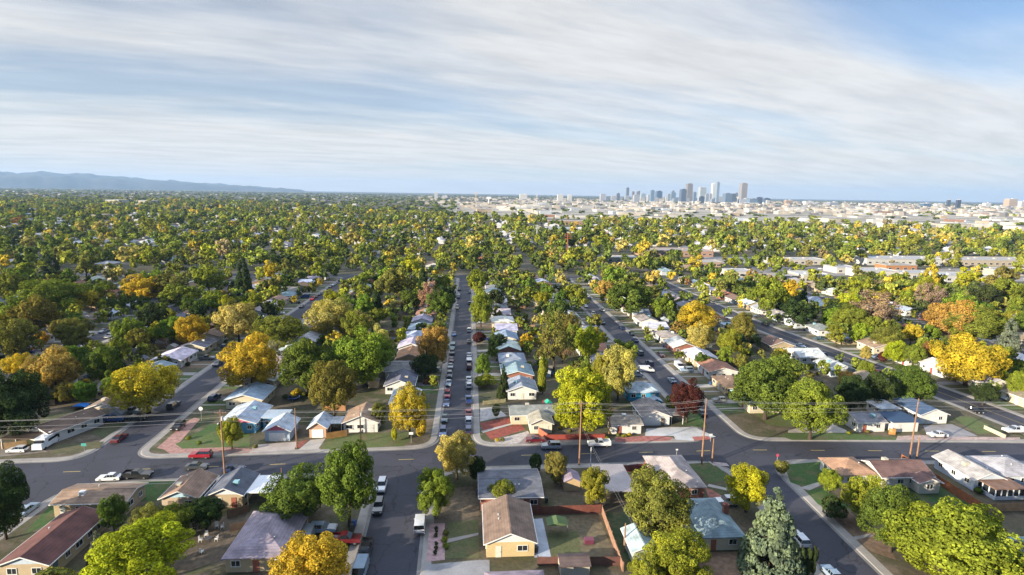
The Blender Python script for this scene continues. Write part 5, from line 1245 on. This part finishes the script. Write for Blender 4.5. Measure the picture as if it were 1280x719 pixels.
# ------------------------------------------------------------------ poles, cables, lamps and signs
POLEC = (.26, .145, .085)
def pole(px, pb, pt, label, arm=True, trans=False, r=.17, col=POLEC, lean=0.):
    x, y = G(px, pb, KZ); h = height_at(x, y, pt); t = thing('utility_pole', label, 'utility pole', (x, y, KZ))
    MB().tube([(0, 0, -.2), (lean*.5, 0, h*.5), (lean, 0, h)], [r*1.15, r, r*.72], 10).obj('pole', 'wood', t, col)
    if arm:
        a = MB().box((lean, 0, h-.7), (2.4, .12, .14)).tube([(lean-.7, 0, h-.7), (lean, 0, h-1.3)], .03, 5).tube([(lean+.7, 0, h-.7), (lean, 0, h-1.3)], .03, 5).obj('crossarm', 'wood', t, tuple(v*.8 for v in col))
        for k in (-1.1, -.5, .5, 1.1): MB().cyl((lean+k, 0, h-.54), .06, .2, 8).obj('insulator', 'paint', a, (.3, .22, .18))
    if trans: MB().cyl((lean+.32, -.1, h-1.9), .24, .8, 12).cyl((lean+.32, -.1, h-1.45), .1, .15, 8).obj('transformer', 'paint', t, (.45, .46, .47))
    return x, y, h
P1 = pole(281, 593, 513, 'tall brown utility pole left of the pink gabled house across the road', True, True)
P2 = pole(724, 581, 502, 'tall utility pole in front of the red fence', True)
P3 = pole(877, 580, 499, 'tall orange lit utility pole at the right-hand street corner', False)
P4 = pole(1137, 572, 499, 'tall orange lit utility pole beside the long orange fence', False, lean=.25)
pole(890, 578, 549, 'short brown stub pole beside the corner pole', False); pole(1146, 572, 547, 'short orange stub pole beside the tall leaning one', False)
pole(371, 560, 511, 'thin utility pole between the two garages', False, r=.13); pole(451, 553, 509, 'utility pole in front of the white gabled corner house', False, True, r=.15); pole(761, 546, 508, 'utility pole with a crossarm above the cactus bed', True, r=.13)
pole(353, 612, 586, 'thin service pole behind the white metal carport', False, r=.09); pole(248, 612, 585, 'thin service pole behind the blue gabled small house', False, r=.09); pole(1246, 600, 582, 'thin pole behind the sunroom', False, r=.08); pole(780, 690, 655, 'broken topped alley pole beside the narrow garage', False, r=.14)
pole(738, 583, 560, 'white painted short pole on the verge near the tall pole', False, r=.10, col=(.6, .6, .6)); pole(908, 614, 598, 'white service pole above the driveway suv', False, r=.07, col=(.7, .7, .7))
def cable(pts, label, rad=.022, sag=.7):
    P = []
    for (x0, y0, z0), (x1, y1, z1) in zip(pts, pts[1:]):
        for k in range(13):
            t = k/12
            if k or not P: P.append((x0+(x1-x0)*t, y0+(y1-y0)*t, z0+(z1-z0)*t-sag*4*t*(1-t)))
    tag(MB().tube(P, rad, 5).obj('power_cable', 'cable'), label, 'cable')
hh = [(P1[0], P1[1], P1[2]), (P2[0], P2[1], P2[2]), (P3[0], P3[1], P3[2]), (P4[0], P4[1], P4[2])]
for k, (dz, off, nm) in enumerate(((-.35, -.9, 'topmost'), (-.4, .9, 'second highest'), (-1.7, .1, 'third'), (-2.5, .1, 'lowest'))):
    pts = [(-135, P1[1]-3, P1[2]+dz)]+[(x, y+off*.5, KZ+h+dz) for x, y, h in hh]+[(190, 116, P4[2]+dz)]
    cable(pts, f'{nm} power cable strung along the crossing road', .024-.002*k, .8)
x0, y0 = G(451, 553); cable([(P2[0]-.4, P2[1], P2[2]-1), (34.8, 133, 8), ], 'slack service cable from the tall pole to the crossarm pole', .018, .4)
cable([(25.5, 116, 8.6), (26.5, 100, 7.6), (27.5, 84, 6.4)], 'alley cable running toward the narrow garage', .011, .5); cable([(25.0, 116, 8.9), (25.9, 100, 7.9), (26.8, 84, 6.7)], 'second alley cable beside the narrow garage line', .011, .5)
def sign(px, pb, pt, col, label, shape='oct', w_=.75, pole_c=(.5, .5, .5), rz=0., text=None):
    x, y = G(px, pb, KZ); h = max(1.9, height_at(x, y, pt)); t = thing('street_sign', label, 'sign', (x, y, KZ), rz)
    MB().tube([(0, .03, 0), (0, .03, h)], .035, 6).obj('post', 'metal_sheet', t, pole_c)
    if shape == 'oct': f = MB().tube([(0, -.02, h-w_/2), (0, .0, h-w_/2)], w_/2, 8)
    else: f = MB().box((0, -.01, h-w_*.3), (w_, .03, w_*.6))
    f.obj('panel', 'paint', t, col); return t
sign(106, 568, 555, (.05, .32, .28), 'teal street sign on the corner of the left-hand street', 'rect', 1.1)
sign(514, 554, 541, (.72, .72, .72), 'white square sign on the corner of central street', 'rect', 1.0)
sign(888, 552, 543, (.6, .65, .62), 'pale sign at the right-hand street corner', 'rect', .8); sign(971, 580, 568, (.5, .06, .12), 'pink red sign on the corner lawn of the right-hand lane'); sign(845, 580, 562, (.7, .7, .7), 'white sign post behind the taupe corner house', 'rect', .5)
sign(252, 526, 509, (.75, .75, .72), 'round white hoop board beside the driveway of the blue house', 'oct', 1.1)

# ------------------------------------------------------------------ fences and walls
def fence(pts, h, label, col, board=.16, gap=.02, name='fence', cat='fence', mat='wood', solid=False):
    t = thing(name, label, cat, (*pts[0], KZ)); o0 = Vector(pts[0]); pn = MB(); rl = MB(); rr = random.Random(len(label))
    for a, e in zip(pts, pts[1:]):
        a, e = Vector(a)-o0, Vector(e)-o0; L = (e-a).length; u = (e-a)/L; ang = math.atan2(u.y, u.x); n = Vector((-u.y, u.x))
        if solid: pn.box(((a+e).x/2, (a+e).y/2, h/2), (L, .22, h), ang); rl.box(((a+e).x/2, (a+e).y/2, h+.04), (L+.1, .3, .08), ang)
        else:
            k = int(L/(board+gap))
            for i in range(k):
                p = a+u*((i+.5)*L/k); pn.box((p.x, p.y, h/2+rr.uniform(-.02, .02)), (board, .03, h), ang)
            for z in (.3, h-.3): q = (a+e)/2+n*.05; rl.box((q.x, q.y, z), (L, .05, .09), ang)
        m_ = max(1, int(L/2.6))
        for i in range(m_+1):
            if solid and m_ > 3 and 0 < i < m_: continue
            p = a+u*(L*i/m_)+n*.12; MB().box((p.x, p.y, h/2+.04), (.12, .12, h+.1), ang).obj('post', mat, t, tuple(v*.85 for v in col))
    pn.obj('panel', mat, t, col); rl.obj('rail', mat, t, tuple(v*.9 for v in col)); return t
g = lambda *p: [G(x, y, KZ) for x, y in p]
fence(g((683, 550), (756, 549)), 1.25, 'bright red low wall along the crossing road', (.28, .05, .035), name='wall', cat='wall', mat='siding', solid=True)
fence(g((668, 538), (684, 550)), 1.5, 'short red brick wall beside the dark red sedan', (.42, .11, .06), name='wall', cat='wall', mat='siding', solid=True)
fence([(99.4, 116.2), (99.8, 106), (99.6, 95.5)], 1.9, 'long orange board fence running away to the crossing road', (.34, .115, .045))
fence([(99.9, 95.3), (112, 95.3), (128, 95)], 1.7, 'light tan board fence behind the sunroom', (.42, .26, .14)); fence(g((662, 644), (751, 641)), 1.7, 'dark red board fence behind the patio lawn', (.16, .05, .035))
fence(g((752, 642), (778, 715)), 1.7, 'pale topped board fence along the alley', (.30, .17, .11)); fence(g((672, 707), (776, 707)), 1.6, 'dark brown board fence at the foot of the lawn', (.14, .06, .05))
fence(g((768, 592), (810, 588)), 1.7, 'dark red board fence beside the taupe corner house', (.20, .04, .045)); fence(g((408, 549), (434, 545)), 1.6, 'orange board fence beside the small single garage', (.42, .22, .07))
fence(g((0, 562), (34, 558)), 1.5, 'tan board fence in front of the askew brown roofed house', (.42, .27, .13)); fence(g((1111, 543), (1119, 544)), 1.7, 'short orange gate fence between two white buildings', (.44, .22, .06))
fence(g((1085, 512), (1112, 509)), 1.7, 'brown board fence under the dark green trees', (.25, .09, .05)); fence(g((405, 512), (432, 514)), 1.6, 'orange brown board fence under the tall olive tree', (.36, .18, .08)); fence(g((288, 665), (330, 655)), 1.4, 'weathered fence beside the mauve roof', (.2, .13, .09))
fence(g((1230, 536), (1256, 548)), .9, 'low pale stone wall beside the far right street', (.52, .45, .34), name='wall', cat='wall', mat='siding', solid=True)
fence(g((604, 506), (632, 503)), 1.1, 'low wire coloured fence along the white gravel bed', (.4, .36, .2)); fence(g((285, 648), (312, 640)), 1.6, 'brown fence behind the white garden chairs', (.22, .13, .08))
# yards: back fences between the lots of the rows
for k, (st, sd_, kerb, hx, hy, depth, wid, i) in enumerate(LOTS):
    if R.random() < .4 and hy < 300:
        xb = hx+sd_*(depth/2+1.2); xe = xb+sd_*R.uniform(7, 10); yy = hy-wid/2-.8
        fence([(xb, yy), (xe, yy)], 1.6, f'{R.choice(("brown", "tan", "grey"))} side fence behind the {ordw(i)} {"left" if sd_ < 0 else "right"} house on {st}', R.choice(((.24, .13, .075), (.33, .22, .13), (.22, .2, .18))), board=.3)

# ------------------------------------------------------------------ things in the yards
def chair(px, py, rz, label, group=None):
    x, y = G(px, py, KZ); t = thing('garden_chair', label, 'chair', (x, y, KZ), rz, group); c = (.75, .75, .74)
    MB().box((0, 0, .42), (.52, .5, .06)).obj('seat', 'paint', t, c); b_ = MB()
    for k in range(4): b_.box((-.19+k*.127, .25, .72), (.09, .04, .58))
    b_.box((0, .25, 1.02), (.5, .05, .07)).obj('backrest', 'paint', t, c)
    for sx in (-1, 1):
        MB().box((sx*.26, 0, .62), (.06, .5, .05)).obj('armrest', 'paint', t, c)
        for sy in (-1, 1): MB().tube([(sx*.24, sy*.22, .42), (sx*.27, sy*.26, 0)], .03, 5).obj('leg', 'paint', t, c)
for k, (px, py, rz, lab) in enumerate([(271, 660, .4, 'white garden chair farthest up the bare yard'), (278, 661, -1.2, 'white garden chair right of the topmost one'), (251, 677, 1.6, 'white garden chair left of the yard table'), (258, 671, .1, 'white garden chair behind the yard table'), (271, 676, -1.6, 'white garden chair right of the yard table'), (252, 692, 2.8, 'white garden chair nearest the lime tree')]): chair(px, py, rz, lab)
x, y = G(261, 677, KZ); t = thing('garden_table', 'round dark garden table among the white chairs', 'table', (x, y, KZ)); MB().cyl((0, 0, .71), .6, .05, 16).obj('tabletop', 'paint', t, (.08, .08, .09)); MB().cyl((0, 0, .36), .05, .68, 8).cyl((0, 0, .03), .3, .05, 12).obj('leg', 'paint', t, (.08, .08, .09))
def bin_(px, py, col, label, at=None):
    x, y = at or G(px, py, KZ); t = thing('wheeled_bin', label, 'bin', (x, y, KZ), R.uniform(-.5, .5)); MB().box((0, 0, .52), (.52, .58, .9), 0, 1.12).obj('tub', 'paint', t, col); MB().box((0, 0, 1.0), (.64, .7, .07)).box((0, .36, .98), (.5, .06, .06)).obj('lid', 'paint', t, tuple(v*.8 for v in col))
    for sx in (-1, 1): MB().cyl((sx*.24, .28, .1), .1, .05, 10, 'x').obj('wheel', 'rubber', t)
for a in [(443, 657, (.03, .10, .32), 'blue wheeled bin at the kerb of the central lane'), (713, 606, (.04, .12, .4), 'blue bin beside the mauve roofed shed'), (676, 620, (.03, .1, .3), 'blue bin behind the low slate roof'), (597, 620, (.03, .035, .05), 'dark bin beside the wall of the low slate roof'), (683, 628, (.04, .05, .06), 'black bin by the back porch of the low slate roof'), (670, 690, (.05, .05, .06), 'dark bin on the patio edge'), (440, 662, (.08, .08, .08), 'grey bin behind the blue kerb bin')]: bin_(*a)
for k, (st, sd_, kerb, hx, hy, depth, wid, i) in enumerate(LOTS):
    if hy > 240: continue
    side = 'left' if sd_ < 0 else 'right'
    if R.random() < .5: bin_(*[0, 0], R.choice(((.03, .10, .3), (.04, .05, .05), (.10, .09, .08))), f'wheeled bin beside the {ordw(i)} {side} house on {st}', (hx-sd_*(depth/2+.7), hy+wid/2-.6))
    if R.random() < .35:
        bx, by = hx+sd_*(depth/2+3.2), hy+R.uniform(-3, 3); t = thing('picnic_table', f'wooden picnic table behind the {ordw(i)} {side} house on {st}', 'table', (bx, by, KZ), R.uniform(0, 3))
        MB().box((0, 0, .74), (1.7, .75, .06)).obj('tabletop', 'wood', t, (.3, .2, .12))
        for e in (-1, 1): MB().box((0, e*.65, .44), (1.7, .26, .05)).obj('bench', 'wood', t, (.3, .2, .12)); MB().box((e*.6, 0, .36), (.09, 1.3, .09)).tube([(e*.6, -.55, 0), (e*.6, -.2, .72)], .05, 4).tube([(e*.6, .55, 0), (e*.6, .2, .72)], .05, 4).obj('leg', 'wood', t, (.25, .17, .1))
    if R.random() < .22:
        bx, by = hx+sd_*(depth/2+6.5), hy+R.uniform(-3, 3); t = thing('trampoline', f'round trampoline in the yard behind the {ordw(i)} {side} house on {st}', 'trampoline', (bx, by, KZ))
        MB().cyl((0, 0, .8), 1.5, .03, 20).obj('mat', 'fabric', t, (.015, .015, .02)); rim = MB().tube([(1.62*math.cos(a*PI/10), 1.62*math.sin(a*PI/10), .82) for a in range(21)], .12, 6).obj('rim', 'fabric', t, (.03, .10, .32))
        for a in range(4): MB().tube([(1.6*math.cos(a*PI/2), 1.6*math.sin(a*PI/2), .8), (1.6*math.cos(a*PI/2), 1.6*math.sin(a*PI/2), 0)], .04, 5).obj('leg', 'metal_sheet', t, (.4, .4, .4))
# play set behind the white gabled house
x, y = G(685, 512, KZ); t = thing('play_set', 'bright play set with a blue tower and red and green roofs', 'play set', (x, y, KZ), .2)
for sx in (-1, 1):
    for sy in (-1, 1): MB().box((sx*.7, sy*.7, 1.1), (.12, .12, 2.2)).obj('post', 'paint', t, (.02, .10, .45))
MB().box((0, 0, 1.2), (1.5, 1.5, .12)).obj('platform', 'paint', t, (.5, .35, .1)); MB().prism([(-1, 2.2), (1, 2.2), (0, 2.9)], -.9, .9).obj('roof', 'paint', t, (.02, .35, .22)); MB().add([(.7, -.4, 1.2), (.7, .4, 1.2), (2.6, .4, .15), (2.6, -.4, .15), (.7, -.4, 1.1), (.7, .4, 1.1), (2.6, .4, .05), (2.6, -.4, .05)], [(0, 1, 2, 3), (4, 7, 6, 5), (0, 3, 7, 4), (1, 5, 6, 2), (0, 4, 5, 1), (2, 6, 7, 3)]).obj('slide', 'paint', t, (.5, .03, .03)); MB().prism([(-1, 1.5), (1, 1.5), (0, 2.1)], 1.2, 2.6).obj('canopy', 'paint', t, (.55, .06, .03))
x, y = G(692, 664, KZ); t = thing('gazebo', 'green canopied gazebo at the top of the back lawn', 'gazebo', (x+.5, y-.2, KZ))
MB().prism([(-1.9, 2.0), (1.9, 2.0), (0, 2.5)], -1.3, 1.3).obj('canopy', 'fabric', t, (.09, .14, .05))
for sx in (-1, 1):
    for sy in (-1, 1): MB().box((sx*1.75, sy*1.2, 1.0), (.08, .08, 2.0)).obj('post', 'paint', t, (.2, .2, .2))
x, y = G(736, 679, KZ); t = thing('storage_box', 'magenta plastic storage box on the soil by the back lawn', 'storage box', (x, y, KZ)); MB().box((0, 0, .4), (1.5, .9, .8), 0, 1.05).obj('tub', 'paint', t, (.13, .03, .06)); MB().box((0, 0, .85), (1.65, 1.0, .1)).obj('lid', 'paint', t, (.16, .04, .075))
x, y = G(102, 511, KZ); t = thing('tarpaulin', 'blue tarpaulin tied over a low frame beside the askew house', 'tarpaulin', (x, y, KZ)); MB().prism([(-1.7, 1.0), (-.4, 1.35), (1.2, 1.2), (1.7, .9), (1.7, .85), (-1.7, .95)], -1.1, 1.1).obj('sheet', 'fabric', t, (.02, .18, .60))
for sx in (-1.5, 1.5): MB().box((sx, 0, .48), (.1, 2, .9)).obj('frame', 'wood', t, (.3, .2, .12))
x, y = G(1097, 500, KZ)
for k, (px, py) in enumerate([(545, 662), (546, 666), (545, 671), (545, 682), (545, 687), (544, 693)]):
    x, y = G(px, py, KZ); t = thing('shrub', f'clipped dark shrub on the pink gravel strip, {ordw(k+1)} from the top', 'bush', (x, y, KZ)); place('crown', R.choice(CR['shrub']), t, C['DG'], (0, 0, .4), R.uniform(0, 6), (.42, .42, .45))
for k, (px, py) in enumerate([(1176, 586), (1186, 591), (1196, 597), (1206, 603), (1216, 610), (1224, 617)]):
    x, y = G(px, py, KZ); t = thing('shrub', f'green hedge shrub along the orange fence, {ordw(k+1)} from the road', 'bush', (x, y, KZ), 0, 'hedge shrubs along the orange fence'); place('crown', R.choice(CR['shrub']), t, C['G'], (0, 0, .7), R.uniform(0, 6), (1.15, 1.0, .85))
for k, (px, py) in enumerate([(772, 545), (780, 546), (787, 545), (758, 549), (622, 552), (628, 551), (250, 555), (236, 549), (700, 536), (712, 540), (558, 668), (557, 684), (556, 676), (320, 560), (1062, 543), (1084, 541)]):
    x, y = G(px, py, KZ); c = R.choice((C['OL'], C['YG'], C['Y'], C['GY'])); t = thing('shrub', 'low garden shrub '+['in the cactus bed', 'in the middle of the cactus bed', 'at the east end of the cactus bed', 'by the crew pickup', 'on the corner gravel', 'beside the corner gravel wall', 'beside the pink house lawn', 'on the pink house lawn edge', 'behind the red wall', 'behind the red wall near its end', 'by the upper patio lawn', 'by the lower front lawn', 'between the two front lawns', 'beside the double garage drive', 'under the white verge house windows', 'at the verge house wall'][k], 'bush', (x, y, KZ)); place('crown', R.choice(CR['shrub']), t, c, (0, 0, .4), R.uniform(0, 6), (.75, .75, .5))
# background tree line of shrubs in yards of the rows
for k, (st, sd_, kerb, hx, hy, depth, wid, i) in enumerate(LOTS):
    if R.random() < .45 and hy < 260:
        sx_ = hx-sd_*(depth/2+.9); t = thing('shrub', f'{R.choice(("dark", "olive", "green"))} foundation shrub before the {ordw(i)} {"left" if sd_ < 0 else "right"} house on {st}', 'bush', (sx_, hy-wid*.3, KZ)); place('crown', R.choice(CR['shrub']), t, C[R.choice(('DG', 'OL', 'G'))], (0, 0, .7), R.uniform(0, 6), (1.1, 1.1, .8))
for k, (st, sd_, kerb, hx, hy, depth, wid, i) in enumerate(LOTS):
    if hy > 310: continue
    for q in range(R.choice((1, 2, 2, 3))):
        bx, by = hx+sd_*(depth/2+R.uniform(1.5, 9)), hy+R.uniform(-.45, .45)*wid; r_ = R.uniform(.8, 2.0)
        if any(f[0]-.4 < bx < f[1]+.4 and f[2]-.4 < by < f[3]+.4 for f in FOOT): continue
        kc = R.choice(('DG', 'OL', 'G', 'YG', 'Y', 'OG', 'GY')); t = thing('shrub', f'{CN[kc]} yard shrub behind the {ordw(i)} {"left" if sd_ < 0 else "right"} house on {st}', 'bush', (bx, by, KZ)); place('crown', R.choice(CR['shrub']), t, C[kc], (0, 0, r_*.7), R.uniform(0, 6), (r_, r_*R.uniform(.8, 1.3), r_*.85))
# ------------------------------------------------------------------ the air
m, nt, out = new_mat('haze_air'); v = nt.nodes.new('ShaderNodeVolumePrincipled'); v.inputs['Color'].default_value = (.44, .66, .98, 1); v.inputs['Density'].default_value = 4e-5; v.inputs['Anisotropy'].default_value = .1
nt.links.new(v.outputs[0], out.inputs['Volume']); M['haze_air'] = m
hb_ = MB().box((0, 10800, 224), (47200, 25000, 450)); struct(hb_.obj('haze', 'haze_air'), 'stuff')

# ------------------------------------------------------------------ labels: single out what is left alike
def key(l): return ' '.join(w for w in l.lower().replace(',', ' ').split() if not w.isdigit())
by = {}
for o in THINGS: by.setdefault(key(o['label']), []).append(o)
for k, L in by.items():
    if len(L) < 2: continue
    P = [PJ(o.location.x, o.location.y, 0) for o in L]; sx = max(p[0] for p in P)-min(p[0] for p in P); sy = (max(p[1] for p in P)-min(p[1] for p in P))*2
    if sx >= sy or len(L) > 6: od = sorted(range(len(L)), key=lambda i: P[i][0]); ph = 'from left'
    else: od = sorted(range(len(L)), key=lambda i: -P[i][1]); ph = 'from front'
    for n_, i in enumerate(od): L[i]['label'] = f"{L[i]['label']}, {ordw(n_+1)} {ph}"
for o in THINGS:
    if len(o['label'].split()) > 16: print('LONG', o.name, o['label'])
print('THINGS', len(THINGS), max(len(o['label'].split()) for o in THINGS))
